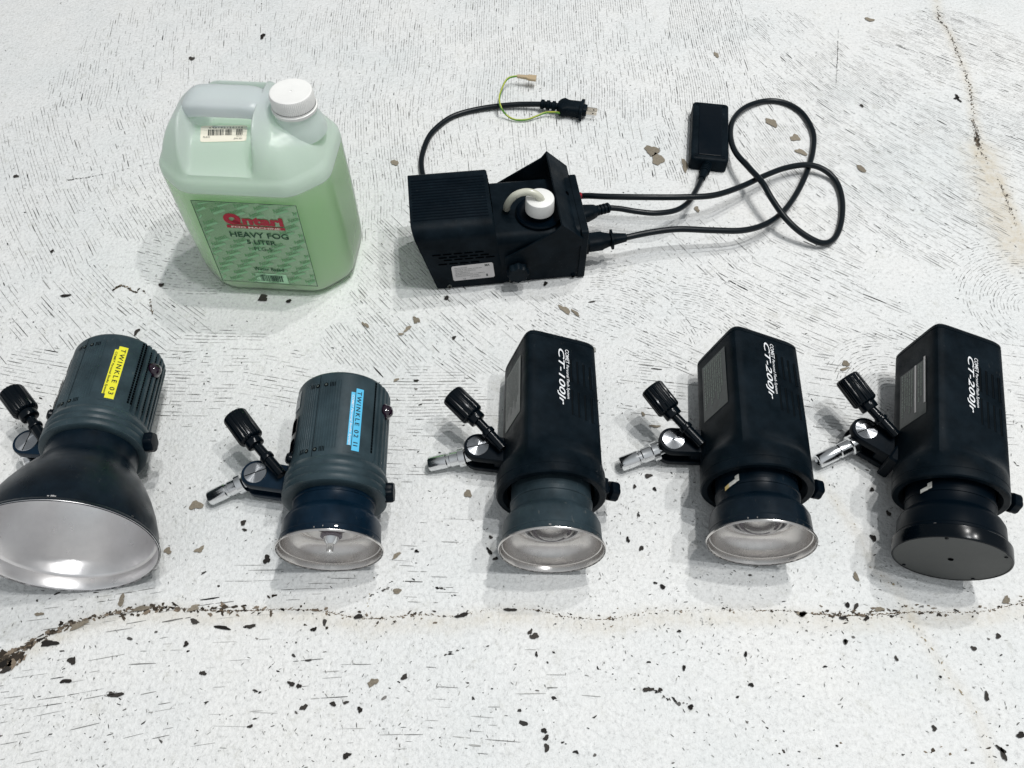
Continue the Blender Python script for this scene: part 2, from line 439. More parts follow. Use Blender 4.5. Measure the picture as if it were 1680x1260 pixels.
def pweight(i, x, y):
    c, ex, ey = PW[i][:3]
    k = 1 - (((x - c.x) / ex) ** 2 + ((y - c.y) / ey) ** 2) ** .5
    return k + .35 * (vnoise(x + i * 3.1, y, 9) - .5)
def owner(x, y, i):
    wi = pweight(i, x, y)
    if wi < .02: return 0
    for j in range(len(PW)):
        if j != i:
            c, ex, ey = PW[j][:3]
            if abs(x - c.x) < ex * 1.2 and abs(y - c.y) < ey * 1.2 and pweight(j, x, y) > wi: return 0
    return wi
for i, (c, ex, ey, d, cc, den, sp) in enumerate(PW):
    R = max(ex, ey) * 1.15
    phase_n = rnd.uniform(0, 10)
    if cc is None:
        n = Vector((-d.y, d.x, 0)); k = -R
        while k < R:
            k += sp * rnd.uniform(.93, 1.07); t = -R + rnd.uniform(0, .01)
            while t < R:
                L = rnd.uniform(.004, .024) * (1 if rnd.random() < .7 else 1.6)
                p = c + n * (k + .006 * (vnoise(t, k * .3, 9) - .5)) + d * t
                if abs(p.x - c.x) < ex * 1.2 and abs(p.y - c.y) < ey * 1.2:
                    dd = den * 1.1 * (.15 + 1.9 * vnoise(p.x + phase_n, p.y, 20) * (.5 + vnoise(p.x, p.y + 5, 70)))
                    if rnd.random() < dd and owner(p.x, p.y, i) > 0:
                        slope = (vnoise(t + .01, k * .3, 9) - vnoise(t - .01, k * .3, 9)) * .3
                        dv = (d + n * slope).normalized()
                        wd = rnd.uniform(.0002, .0006) if rnd.random() < .95 else rnd.uniform(.0008, .0013)
                        dash(p.x, p.y, dv.x, dv.y, L, wd, tone_dark() if rnd.random() < .34 else tone_mid(.14, .48))
                t += L + rnd.uniform(.0002, .0025)
    else:
        r0 = (c - cc).length; base = math.atan2(c.y - cc.y, c.x - cc.x)
        r = max(.012, r0 - R)
        while r < r0 + R:
            r += sp * rnd.uniform(.94, 1.06); am = min(math.pi, R / r * 1.3); t = base - am
            while t < base + am:
                L = rnd.uniform(.003, .014); p = cc + Vector((math.cos(t), math.sin(t), 0)) * r
                if abs(p.x - c.x) < ex * 1.2 and abs(p.y - c.y) < ey * 1.2:
                    dd = den * (.35 + 1.3 * vnoise(p.x, p.y, 22))
                    if rnd.random() < dd and owner(p.x, p.y, i) > 0:
                        dash(p.x, p.y, -math.sin(t + L / r / 2), math.cos(t + L / r / 2), L, rnd.uniform(.0002, .0006), tone_dark() if rnd.random() < .34 else tone_mid(.14, .48))
                t += (L + rnd.uniform(.0005, .005)) / r
# random flecks everywhere, larger and darker towards the near side
for k in range(9500):
    u, v = rnd.uniform(-80, 1760), rnd.uniform(-60, 1300); p = at(u, v)
    near = v > 780
    if vnoise(p.x, p.y, 7) < rnd.uniform(.1, .75): continue
    s = rnd.uniform(.0003, .0009)
    flake(p.x, p.y, s * rnd.uniform(1, 3.2), s * .6, rnd.uniform(0, 3.14), tone_mid(.15, .5) if rnd.random() < .72 else tone_dark(), 6)
for k in range(190):
    v = 1290 - abs(rnd.gauss(0, 1)) * 330; u = rnd.uniform(-50, 1730)
    p = at(u, v); s = abs(rnd.gauss(0, .0009)) + .0004
    flake(p.x, p.y, s * rnd.uniform(.8, 2.0), s * rnd.uniform(.5, .9), rnd.uniform(-.6, .6), tone_dark(), 7, .5)
for k in range(110):
    p = at(rnd.uniform(0, 1680), rnd.uniform(0, 800)); s = rnd.uniform(.0006, .0013)
    flake(p.x, p.y, s * rnd.uniform(.8, 1.8), s * .7, rnd.uniform(0, 3.1), tone_dark(), 7)
# cracks
def crack(pts, step, w0, den, spread, tone=tone_dark, mode=None):
    pts = catmull([at(*p) for p in pts], 10)
    for a, b in zip(pts[:-1], pts[1:]):
        L = (b - a).length; d = (b - a).normalized(); n = Vector((-d.y, d.x, 0)); m = max(1, int(L / step))
        for k in range(m):
            q = a + d * (L * (k + rnd.random()) / m)
            on = vnoise(q.x * 1.0 + 3, q.y, 16)
            if rnd.random() > den * (.25 + 1.6 * max(0, on - .25)): continue
            q = q + n * rnd.gauss(0, spread)
            s = w0 * rnd.uniform(.4, 1.5) * (.5 + on)
            flake(q.x, q.y, s * rnd.uniform(.9, 2.0), s * rnd.uniform(.5, 1.0), math.atan2(d.y, d.x) + rnd.gauss(0, .5), tone(), 11, .55)
brown = lambda: (lambda g: (g * 1.25, g, g * .75, rnd.randint(0, 22)))(rnd.choice([rnd.uniform(.015, .06), rnd.uniform(.05, .2)]))
crack(CR1, .0016, .0012, .42, .0022, brown)
crack(CR1[:8], .0011, .0016, .75, .0022, brown)
crack([(-20, 1100), (0, 1085), (20, 1088), (30, 1075)], .0010, .0030, .9, .004, brown)
crack(CR1[8:16], .0022, .0013, .35, .0075, brown)
crack(CR1[16:], .0016, .0009, .5, .0045, brown)
crack(CR1, .0009, .0005, 1.1, .0004, lambda: (.16, .12, .08, 4))
crack(CR2, .0014, .0008, .6, .0016, brown)
crack([(1596, 195), (1600, 215), (1606, 240)], .0008, .0012, .9, .002, brown)
crack(CR3, .0026, .0006, .5, .0018, lambda: (.35, .29, .20, 5))
crack([(1600, 255), (1607, 330)], .003, .0008, .5, .002, brown)
crack([(112, 296), (145, 291), (180, 284), (220, 275), (262, 264)], .0009, .0007, .95, .0005)
crack([(185, 476), (200, 469), (212, 474), (222, 480), (230, 474), (240, 482), (250, 487)], .0008, .0013, 1.2, .0005, brown)
crack([(246, 492), (250, 515)], .001, .0012, 1.1, .0005, brown)
crack([(975, 1095), (1010, 1112), (1050, 1128), (1085, 1140), (1130, 1158)], .0016, .0009, .6, .002)
crack([(620, 970), (650, 950), (720, 965), (755, 985), (760, 1000)], .0022, .0010, .5, .002)
crack([(730, 1075), (765, 1062)], .001, .0008, .9, .0004)
crack([(605, 978), (645, 962)], .001, .0010, .9, .0004)
crack([(1240, 1200), (1280, 1235), (1330, 1265)], .002, .0011, .45, .004, brown)
crack([(1330, 1215), (1420, 1215), (1520, 1245), (1640, 1235)], .003, .0011, .4, .008, brown)
crack([(1375, 50), (1374, 90), (1371, 145)], .0014, .0005, .8, .0004)
for tb in ((0, 840), (640, 900)): pass
crack([(612, 760), (622, 860), (615, 940), (600, 1010)], .002, .0006, .5, .0012, lambda: (.42, .37, .28, 2))
# the individual flakes one can pick out: photo position, half sizes in px, angle, tone
OLIVE = (.235, .205, .16)
def pick(u, v, hw, hh, ang, col, n=15, rough=.20):
    p = at(u, v); kx = (at(u + 1, v) - p).length; ky = (at(u, v - 1) - p).length
    o = len(mv); a = math.radians(ang)
    for k in range(n):
        t = 2 * math.pi * (k + rnd.uniform(-.3, .3)) / n; r = 1 + rnd.uniform(-rough, rough) + .22 * math.sin(2 * t + u) + .16 * math.sin(3 * t + v)
        x, y = hw * r * math.cos(t), hh * r * math.sin(t)
        mv.append((p.x + (x * math.cos(a) - y * math.sin(a)) * kx, p.y - (x * math.sin(a) + y * math.cos(a)) * ky, ZL + .0012))
    mf.append(tuple(range(o, o + n))); mt.append(col)
for q in [(1070, 248, 10, 9, 10), (1079, 262, 11, 8, 60), (1266, 202, 9, 6, 50), (1304, 227, 8, 5, 20), (1313, 250, 9, 4, 10), (1413, 278, 8, 4, 25), (1426, 33, 7, 3, 0), (1175, 91, 4, 4, 0), (1143, 344, 4, 4, 0), (648, 268, 6, 5, 0), (200, 986, 5, 9, 0), (927, 509, 11, 4, 42), (944, 514, 7, 3, 40), (683, 526, 8, 4, 50), (669, 540, 7, 3, -35), (658, 549, 6, 1.6, 0), (600, 534, 7, 2.5, 40), (650, 624, 4, 2.5, -10), (322, 830, 10, 8, 0), (276, 904, 7, 5, 0), (328, 902, 7, 5, -30), (65, 1008, 7, 3, 0), (232, 999, 14, 3.5, -15), (318, 998, 11, 4, -20), (130, 1026, 18, 4, -20), (1315, 1008, 7, 4, 0), (1442, 1000, 8, 3.5, 0), (1650, 985, 8, 4, -30), (1404, 947, 4, 7, -20), (1123, 272, 5, 9, 0), (768, 810, 5, 7, 0), (651, 912, 9, 3, -35), (652, 970, 8, 4, -10), (1387, 597, 6, 4, 10), (1385, 606, 7, 2, -10), (1055, 680, 3, 3, 0), (1075, 700, 8, 2, 0), (612, 1120, 8, 7, 0)]:
    g = rnd.uniform(.85, 1.15); pick(*q, tuple(c * g for c in OLIVE))
for q in [(119, 1084, 7, 6, -20), (82, 1056, 14, 5, -8), (108, 1118, 8, 4, -10), (334, 1105, 5, 4, 0), (306, 1057, 4, 4, 0), (478, 1122, 6, 4, 10), (491, 1126, 4, 4, 0), (499, 1161, 6, 5, 0), (190, 1141, 11, 4, -6), (183, 1138, 4, 3, 0), (547, 1155, 5, 4, 0), (411, 1192, 4, 3, 0), (5, 1090, 9, 5, -40), (10, 1100, 9, 4, -15), (411, 1028, 8, 3.5, 0), (320, 1020, 8, 4, 10), (365, 1030, 12, 3, 5), (533, 1021, 4, 5, 0), (515, 1033, 5, 3, -40), (588, 1012, 8, 3.5, 0), (757, 1010, 11, 3.5, -8), (837, 1001, 9, 3, 0), (1316, 1008, 6, 4, 0), (1404, 995, 3, 6, 20), (1390, 993, 3, 5, 40), (1383, 1014, 5, 3, -20), (1421, 1015, 5, 3, -40), (664, 1111, 6, 4, -20), (591, 1165, 4, 5, 0), (568, 1153, 4, 3, 0), (877, 1044, 8, 5, 15), (870, 1037, 3, 5, 20), (880, 1074, 2, 5, 0), (896, 1211, 5, 4, 0), (897, 1227, 5, 6, 0), (893, 1199, 4, 5, 0), (1063, 1132, 8, 4, -10), (1083, 1132, 3, 4, 0), (569, 1240, 7, 5, 0), (1618, 1143, 3.5, 7, 5), (1597, 1064, 4, 4, 0), (1637, 1044, 4, 4, 0), (1232, 1124, 4, 3.5, 0), (1387, 1053, 3.5, 3, 0), (1386, 1053, 3, 4, 0), (1133, 1160, 4, 5, 0), (1122, 1096, 3, 4, 0), (1223, 1074, 3, 4, 0), (1353, 1094, 3, 2, 0), (1470, 1081, 2.5, 4, 0), (1674, 1206, 6, 5, 0), (1532, 1195, 4, 4, 0), (1642, 1230, 8, 4, 50), (1645, 1238, 4, 9, 0), (432, 490, 9, 5, 0), (474, 495, 4, 3, 0), (108, 486, 7, 2.5, -8), (27, 290, 4, 2.5, 0), (431, 60, 4, 4, 0), (315, 97, 4, 3, 0), (733, 490, 4.5, 3, 0), (895, 466, 3, 3.5, 0), (745, 555, 4, 2.5, -20), (683, 625, 5, 1.5, 0), (1413, 174, 3, 2, 0), (1570, 159, 4, 2, 50), (1568, 162, 4, 1.5, 0), (1573, 165, 3, 2, 60), (1453, 1140, 0.1, .1, 0), (438, 918, 6, 6, 0), (400, 858, 5, 4, 0), (402, 870, 4, 2, 0), (1432, 883, 5, 5, 0), (1457, 843, 4, 4, 0), (1430, 804, 4, 3, 0), (1064, 781, 6, 4, 0), (1041, 799, 3, 3, 0), (1074, 803, 3, 3, 0), (1030, 886, 3, 4, 0), (1052, 900, 3, 5, 20), (1075, 957, 3, 2, 0), (1087, 963, 4, 4, 0), (805, 882, 3, 3, 0), (803, 905, 3, 6, -30), (813, 917, 4, 3, 0), (684, 905, 4, 2, 0), (225, 545, 3.5, 5, 30), (265, 468, 4, 3, 0), (86, 413, 3, 2, 0), (1114, 1036, 3, 2.5, 0)]:
    g = rnd.uniform(.008, .05); pick(*q, (g * 1.1, g, g * .9))

nb = len(verts)
allv = np.concatenate([verts, np.array(mv)])
me = bpy.data.meshes.new('floor')
faces = [tuple(q) for q in quads.tolist()] + [tuple(i + nb for i in f) for f in mf]
me.from_pydata(allv.tolist(), [], faces)
at1 = me.attributes.new('stain', 'FLOAT', 'POINT')
at1.data.foreach_set('value', np.concatenate([stain, np.zeros(len(mv))]))
at2 = me.attributes.new('tone', 'FLOAT_COLOR', 'FACE')
cols = np.ones((len(faces), 4)); cols[len(quads):, :3] = np.array(mt)
at2.data.foreach_set('color', cols.ravel())
fm = bpy.data.materials.new('white_floor_paint'); fm.use_nodes = True
t = fm.node_tree; b = t.nodes['Principled BSDF']; N = t.nodes.new; Lk = t.links.new
co = N('ShaderNodeTexCoord')
def noise(scale, detail=4, rough=.6):
    n = N('ShaderNodeTexNoise'); n.inputs['Scale'].default_value = scale; n.inputs['Detail'].default_value = detail; n.inputs['Roughness'].default_value = rough
    Lk(co.outputs['Object'], n.inputs['Vector']); return n
def ramp(src, stops):
    r = N('ShaderNodeValToRGB'); r.color_ramp.elements[0].position = stops[0][0]; r.color_ramp.elements[0].color = (*stops[0][1], 1)
    r.color_ramp.elements[1].position = stops[-1][0]; r.color_ramp.elements[1].color = (*stops[-1][1], 1)
    for p, c in stops[1:-1]:
        el = r.color_ramp.elements.new(p); el.color = (*c, 1)
    Lk(src, r.inputs[0]); return r
def mix(fac, a, c2, mode='MIX'):
    m = N('ShaderNodeMix'); m.data_type = 'RGBA'; m.blend_type = mode
    if isinstance(fac, float): m.inputs[0].default_value = fac
    else: Lk(fac, m.inputs[0])
    for s, q in ((6, a), (7, c2)):
        if isinstance(q, tuple): m.inputs[s].default_value = (*q, 1)
        else: Lk(q, m.inputs[s])
    return m.outputs[2]
base = ramp(noise(3.5, 5).outputs['Fac'], [(.3, (.72, .745, .745)), (.5, (.775, .785, .78)), (.7, (.81, .81, .795))]).outputs[0]
fine = ramp(noise(190, 5, .75).outputs['Fac'], [(.30, (.66, .66, .66)), (.45, (.95, .95, .95)), (.62, (1.04, 1.04, 1.04))]).outputs[0]  # fine tone variation, paints in the shading of the embossed coat
base = mix(1.0, base, fine, 'MULTIPLY')
scuff = ramp(noise(34, 8, .8).outputs['Fac'], [(.32, (.80, .79, .76)), (.40, (.96, .96, .95)), (.45, (1, 1, 1))]).outputs[0]
base = mix(1.0, base, scuff, 'MULTIPLY')
speck = ramp(noise(420, 3, .8).outputs['Fac'], [(.25, (.35, .34, .32)), (.32, (1, 1, 1))]).outputs[0]
base = mix(1.0, base, speck, 'MULTIPLY')
sa = N('ShaderNodeAttribute'); sa.attribute_name = 'stain'
sn = ramp(noise(60, 6, .7).outputs['Fac'], [(.3, (.25, .25, .25)), (.65, (1, 1, 1))]).outputs[0]
mm = N('ShaderNodeMath'); mm.operation = 'MULTIPLY'; Lk(sa.outputs['Fac'], mm.inputs[0]); Lk(sn, mm.inputs[1])
base = mix(mm.outputs[0], base, (.60, .54, .43))
Lk(base, b.inputs['Base Color'])
rr = N('ShaderNodeMapRange'); Lk(noise(40, 5).outputs['Fac'], rr.inputs['Value'])
rr.inputs['From Min'].default_value = .3; rr.inputs['From Max'].default_value = .7; rr.inputs['To Min'].default_value = .30; rr.inputs['To Max'].default_value = .62
Lk(rr.outputs[0], b.inputs['Roughness'])
b.inputs['Specular IOR Level'].default_value = .4
bA = N('ShaderNodeBump'); bA.inputs['Strength'].default_value = .8; bA.inputs['Distance'].default_value = .0018
Lk(noise(230, 4, .65).outputs['Fac'], bA.inputs['Height'])
bC = N('ShaderNodeBump'); bC.inputs['Strength'].default_value = .6; bC.inputs['Distance'].default_value = .0022
nC = noise(95, 3, .5); nC.inputs['Distortion'].default_value = 1.6
Lk(nC.outputs['Fac'], bC.inputs['Height'])
bB = N('ShaderNodeBump'); bB.inputs['Strength'].default_value = .5; bB.inputs['Distance'].default_value = .004
Lk(noise(26, 5, .6).outputs['Fac'], bB.inputs['Height']); Lk(bB.outputs[0], bC.inputs['Normal']); Lk(bC.outputs[0], bA.inputs['Normal'])
Lk(bA.outputs[0], b.inputs['Normal'])
fm2 = bpy.data.materials.new('bare_ground'); fm2.use_nodes = True
t2 = fm2.node_tree; b2 = t2.nodes['Principled BSDF']
a2 = t2.nodes.new('ShaderNodeAttribute'); a2.attribute_name = 'tone'
n2 = t2.nodes.new('ShaderNodeTexNoise'); n2.inputs['Scale'].default_value = 500; n2.inputs['Detail'].default_value = 4
c2 = t2.nodes.new('ShaderNodeTexCoord'); t2.links.new(c2.outputs['Object'], n2.inputs['Vector'])
r2 = t2.nodes.new('ShaderNodeMapRange'); r2.inputs['To Min'].default_value = .55; r2.inputs['To Max'].default_value = 1.4; t2.links.new(n2.outputs['Fac'], r2.inputs['Value'])
v2 = t2.nodes.new('ShaderNodeVectorMath'); v2.operation = 'SCALE'; t2.links.new(a2.outputs['Color'], v2.inputs[0]); t2.links.new(r2.outputs[0], v2.inputs['Scale'])
t2.links.new(v2.outputs[0], b2.inputs['Base Color']); b2.inputs['Roughness'].default_value = .8; b2.inputs['Specular IOR Level'].default_value = .2
me.materials.append(fm); me.materials.append(fm2)
me.polygons.foreach_set('material_index', np.concatenate([np.zeros(len(quads), int), np.ones(len(mf), int)]))
me.update()
fl = bpy.data.objects.new('floor', me); COL.objects.link(fl)
fl['kind'] = 'structure'; fl['label'] = 'worn white painted floor with trowel lines, dark chips and a long brown crack'

# ================================================================== FLUID JUG
def rounded_poly(pts, r, n=5):
    out = []; m = len(pts)
    for i in range(m):
        a, b_, c = Vector(pts[i - 1]), Vector(pts[i]), Vector(pts[(i + 1) % m])
        d0, d1 = (a - b_), (c - b_); k = min(r, d0.length * .49, d1.length * .49)
        p0, p1 = b_ + d0.normalized() * k, b_ + d1.normalized() * k
        for j in range(n + 1):
            s = j / n; out.append(p0 * (1 - s) ** 2 + b_ * 2 * s * (1 - s) + p1 * s * s)
    return out
def sst(a, b_, x):
    x = min(1, max(0, (x - a) / (b_ - a))); return x * x * (3 - 2 * x)

JO = (at(373, 480) + at(530, 488)) / 2
jx = (at(530, 488) - at(373, 480)).normalized(); jy = Vector((-jx.y, jx.x, 0)); jz = Vector((0, 0, 1))
J = lambda x, y, z: JO + jx * x + jy * y + jz * z
jug = thing('fluid_jug', 'frosted plastic jug of green fog fluid with a white screw cap and printed label', 'jug', J(0, .08, 0))
JW, JD, JF, JC = .110, .162, .069, .036      # half width, depth, half flat front, chamfer depth
def plan(inset=0.0, z=0.0):
    W, D, Fh, Cc = JW - inset, JD - inset, JF - inset * .45, JC
    y0 = inset
    pts = [(-Fh, y0), (Fh, y0), (W, y0 + Cc), (W, D - Cc), (Fh, D), (-Fh, D), (-W, D - Cc), (-W, y0 + Cc)]
    return [J(p.x, p.y, z) for p in rounded_poly([Vector((x, y, 0)) for x, y in pts], .015, 5)]
def height_top(x, y, k):
    # k: 1 at the rim of the shoulder, 0 in the middle
    k = max(0, k)
    hgt = .064 * (1 - sst(.030, .050, x)) + .046 * sst(.030, .050, x)
    dome = .208 + hgt * (1 - k ** 4.2)
    rec = sst(.031, .023, x) * sst(-.066, -.054, x) * sst(-.002, .006, y) * sst(.135, .120, y)      # hand hole
    low = .2115 + .024 * sst(.004, .050, y) - .022 * sst(.071, .082, y)
    return dome * (1 - rec) + min(dome, low) * rec
rings = []
for z, ins in ((0.0, .012), (.004, .005), (.012, .001), (.03, 0), (.10, -.001), (.17, 0), (.190, 0), (.200, .001), (.206, .004)):
    rings.append(plan(ins, z))
def resample(loop, n):
    L_ = [0]
    for i in range(len(loop)): L_.append(L_[-1] + (loop[(i + 1) % len(loop)] - loop[i]).length)
    out = []; j = 0
    for k in range(n):
        d_ = L_[-1] * k / n
        while L_[j + 1] < d_: j += 1
        f_ = (d_ - L_[j]) / (L_[j + 1] - L_[j]); out.append(loop[j].lerp(loop[(j + 1) % len(loop)], f_))
    return out
rings = [resample(r_, 220) for r_ in rings]
rim = resample(plan(.006, 0), 220)
ctr = J(0, JD / 2, 0)
K = [1 - .975 * i / 60 for i in range(61)]
for k in K:
    ring_ = []
    for p in rim:
        q = ctr + (p - ctr) * k; l = q - JO
        x, y = l.dot(jx), l.dot(jy); ring_.append(J(x, y, height_top(x, y, k)))
    rings.append(ring_)
bottle = MB().loft(rings).build('bottle', M['hdpe'], jug, 50)
from mathutils.bvhtree import BVHTree
_jl = parent_loc(jug)
bvh = BVHTree.FromPolygons([v.co + _jl for v in bottle.data.vertices], [tuple(p.vertices) for p in bottle.data.polygons])
# handle bar bridging the recess, from the left shoulder to the neck block
hb = []
for i in range(25):
    x_ = -.068 + .104 * i / 24
    fl_ = 1 - .35 * (abs(i - 12) / 12) ** 8
    hb.append([J(x_, .088 + .0235 * fl_ * math.copysign(abs(math.cos(a)) ** .55, math.cos(a)), .2605 - .010 * (abs(i - 12) / 12) ** 6 + .0115 * math.copysign(abs(math.sin(a)) ** .55, math.sin(a))) for a in [2 * math.pi * k / 32 for k in range(32)]])
MB().loft(hb).build('handle', M['hdpe'], jug, 60)
# neck collar and cap
NK = J(.072, .082, .238)
MB().lathe(NK, jz, [(-.010, .0335), (-.002, .0325), (.006, .0300), (.013, .0268), (.024, .0255)], 64).build('neck', M['hdpe'], jug, 60)
cp = MB(); prof = [(.0, .0275), (.004, .0280), (.0045, .0268), (.006, .0268), (.0065, .0268)]
cp.lathe(NK + jz * .021, jz, prof, 96, True)
ribr = []
for z, kk in ((.0068, 1), (.021, 1), (.0235, .9)):
    ribr.append([NK + jz * (.021 + z) + (jx * math.cos(a) + jy * math.sin(a)) * (.0262 * (1 if kk == 1 else .965) + (.00035 * (1 if i % 2 else -1) if kk == 1 else 0)) for i, a in enumerate([2 * math.pi * k / 144 for k in range(144)])])
cp.loft(ribr, True, False); cp.lathe(NK + jz * (.0445), jz, [(0, .0253), (.0006, .024), (.0006, .0235), (.0004, .0020), (-.0008, .0012)], 96, False, True)
cp.build('cap', M['white'], jug, 30)
# liquid
lr = [plan(.0135, .003), plan(.006, .007), plan(.0022, .014), plan(.0012, .03), plan(.0004, .10), plan(.0012, .17), plan(.0012, .189)]
MB().loft(lr).build('fluid', M['liquid'], jug, 50)
# front label
nrm = -jy
def jl(u, v): 
    p = hit(u, v, J(0, -.0016, 0), jy); return p
TL, TR, BR, BL = jl(312.9, 327.9), jl(485.7, 337), jl(521.4, 469.3), jl(366, 459.5)
LBW = ((TR - TL).length + (BR - BL).length) / 2
def lab(s, q, lift=0.0):    # s,q in 0..1 (right, up)
    p = (BL * (1 - s) + BR * s) * (1 - q) + (TL * (1 - s) + TR * s) * q
    return p - jy * lift
LW = ((TR - TL).length + (BR - BL).length) / 2; LH = (TL - BL).length
film = MB().loft([[lab(0, 0), lab(1, 0), lab(1, 1), lab(0, 1)], [lab(0, 0, .0003), lab(1, 0, .0003), lab(1, 1, .0003), lab(0, 1, .0003)]]).build('label', M['film'], jug, 0)
F2 = lambda x, y: lab(x / LW, y / LH, .0005)
F3 = lambda x, y: lab(x / LW, y / LH, .0008)
pt = MB()
ca, sa_ = math.cos(.42), math.sin(.42)
def tile(cx, cy):
    def fn(x, y):
        X_, Y_ = cx + x * ca - y * sa_, cy + x * sa_ + y * ca
        return X_, Y_
    vs, fs = text_geo('Antari', 1, offset=.018)
    xs = [p[0] for p in vs]; k = .0185 / (max(xs) - min(xs))
    P2 = [fn(x * k, y * k * 1.15) for x, y in vs]
    ok = lambda p: .0015 < p[0] < LW - .0015 and .0015 < p[1] < LH - .0015
    fs2 = [f for f in fs if all(ok(P2[i]) for i in f)]
    if fs2: pt.add([F2(*p) for p in P2], fs2)
    bar = [fn(.001, -.0045), fn(.0195, -.0045), fn(.0195, -.0009), fn(.001, -.0009)]
    bar = [(min(max(p[0], .0015), LW - .0015), min(max(p[1], .0015), LH - .0015)) for p in bar]
    area = abs(sum(bar[i][0] * bar[(i + 1) % 4][1] - bar[(i + 1) % 4][0] * bar[i][1] for i in range(4)))
    if area > 3e-5: pt.add([F2(*p) for p in bar], [(0, 1, 2, 3)], 1)
for r_ in range(-4, 14):
    for c_ in range(-1, 8):
        x, y = c_ * .0245 + (r_ % 3) * .0085 - .012, r_ * .0128 - c_ * .0028 + .006
        if .018 < x + .009 < LW - .030 and LH * .60 < y + .006 < LH * .86: continue
        tile(x, y)
M['pat2'] = mat('pale_print_green', (.27, .54, .30), .55)
pt.build('watermark_print', [M['mottle'], M['pat2']], film, 0)
lt = MB()
text_on(lt, 'ntari', F3, width=LW * .40, height=.0150, x0=LW * .43, y0=LH * .748, mi=0, offset=.05)
AX, AY, AR = LW * .335, LH * .748 + .0092, .0098        # round capital with a leg
oo = [(AX + AR * 1.15 * math.cos(q), AY + AR * math.sin(q)) for q in [2 * math.pi * k / 40 for k in range(40)]]
ii = [(AX + AR * .42 * math.cos(q), AY + AR * .34 * math.sin(q)) for q in [2 * math.pi * k / 40 for k in range(40)]]
lt.add([F3(*p) for p in oo] + [F3(*p) for p in ii], [(k, (k + 1) % 40, 40 + (k + 1) % 40, 40 + k) for k in range(40)], 0)
lt.add([F3(AX + .003, AY), F3(AX + .0135, AY - .0092), F3(AX + .0040, AY - .0092), F3(AX - .001, AY - .004)], [(0, 1, 2, 3)], 0)
x0, x1, y0, y1 = LW * .26, LW * .83, LH * .705, LH * .738
lt.add([F3(x0, y0), F3(x1, y0), F3(x1, y1), F3(x0, y1)], [(0, 1, 2, 3)], 0)
F4 = lambda x, y: lab(x / LW, y / LH, .0010)
text_on(lt, 'FOG MACHINE', F4, width=LW * .48, height=.0032, x0=LW * .305, y0=LH * .710, mi=2, offset=.02)
text_on(lt, 'HEAVY FOG', F3, width=LW * .58, height=.0098, x0=LW * .26, y0=LH * .595, mi=1, offset=.02)
text_on(lt, '5 LITER', F3, width=LW * .29, height=.0078, x0=LW * .405, y0=LH * .515, mi=1, offset=.018)
text_on(lt, 'FLG-5', F3, width=LW * .175, height=.0068, x0=LW * .46, y0=LH * .435, mi=1, offset=.0)
text_on(lt, 'Water Based', F3, width=LW * .31, height=.0062, x0=LW * .38, y0=LH * .175, mi=1, offset=.008)
def rect(mb, fn, x0, y0, x1, y1, mi): mb.add([fn(x0, y0), fn(x1, y0), fn(x1, y1), fn(x0, y1)], [(0, 1, 2, 3)], mi)
rect(lt, F2, LW * .37, LH * .012, LW * .70, LH * .135, 3)
x = LW * .42
while x < LW * .65:
    wb = rnd.choice([.0005, .0009, .0014]); rect(lt, F3, x, LH * .03, x + wb, LH * .115, 1); x += wb + rnd.choice([.0005, .0009])
for a_, b_, c_, d_ in ((0, 0, 1, 0), (1, 0, 1, 1), (1, 1, 0, 1), (0, 1, 0, 0)):
    p, q = (a_ * LW, b_ * LH), (c_ * LW, d_ * LH)
    dxx, dyy = (q[1] - p[1]), -(q[0] - p[0]); l_ = math.hypot(dxx, dyy); dxx, dyy = dxx / l_ * .0004, dyy / l_ * .0004
    lt.add([F3(p[0] - dxx, p[1] - dyy), F3(q[0] - dxx, q[1] - dyy), F3(q[0] + dxx, q[1] + dyy), F3(p[0] + dxx, p[1] + dyy)], [(0, 1, 2, 3)], 1)
M['panel'] = mat('pale_green_panel', (.46, .78, .50), .5)
lt.build('lettering', [M['red_ink'], M['green_ink'], M['cream'], M['panel']], film, 0)
# price sticker on the slope in front of the hand recess
def surf(u, v):
    d = ray(u, v).normalized(); h = bvh.ray_cast(EYE, d)
    return h[0]
def stk(s, q, l=.0):
    u = (328 * (1 - s) + 404 * s) * (1 - q) + (329.5 * (1 - s) + 406 * s) * q
    v = (234 * (1 - s) + 232 * s) * (1 - q) + (207 * (1 - s) + 206 * s) * q
    h = surf(u, v); return h + nS * (.0007 + l)
s0, s1_, s2_, s3_ = surf(329, 207), surf(406, 206), surf(404, 232), surf(328, 234)
nS = (s1_ - s0).cross(s3_ - s0).normalized(); nS = nS if nS.z > 0 else -nS
rc = [(x, y) for x, y in [(.03, 0), (.97, 0), (1, .08), (1, .92), (.97, 1), (.03, 1), (0, .92), (0, .08)]]
stick = MB(); NS_, NQ_ = 12, 8
def rcl(i, j):
    a_, b_ = i / NS_, j / NQ_
    if a_ in (0, 1) and b_ in (0, 1): a_, b_ = (.012 if a_ == 0 else .988), (.03 if b_ == 0 else .97)
    return stk(a_, b_)
stick.add([rcl(i, j) for j in range(NQ_ + 1) for i in range(NS_ + 1)], [(j * (NS_ + 1) + i, j * (NS_ + 1) + i + 1, (j + 1) * (NS_ + 1) + i + 1, (j + 1) * (NS_ + 1) + i) for j in range(NQ_) for i in range(NS_)])
stick = stick.build('price_sticker', M['cream'], jug, 50)
sb = MB(); x = .16
while x < .90:
    wb = rnd.choice([.008, .014, .022])
    if not (.50 < x < .53 or .68 < x < .76): sb.add([stk(x, .38, .0007), stk(x + wb, .38, .0007), stk(x + wb, .74, .0007), stk(x, .74, .0007)], [(0, 1, 2, 3)])
    x += wb + rnd.choice([.010, .016])
sw, sh_ = (s2_ - s3_).length, (s0 - s3_).length
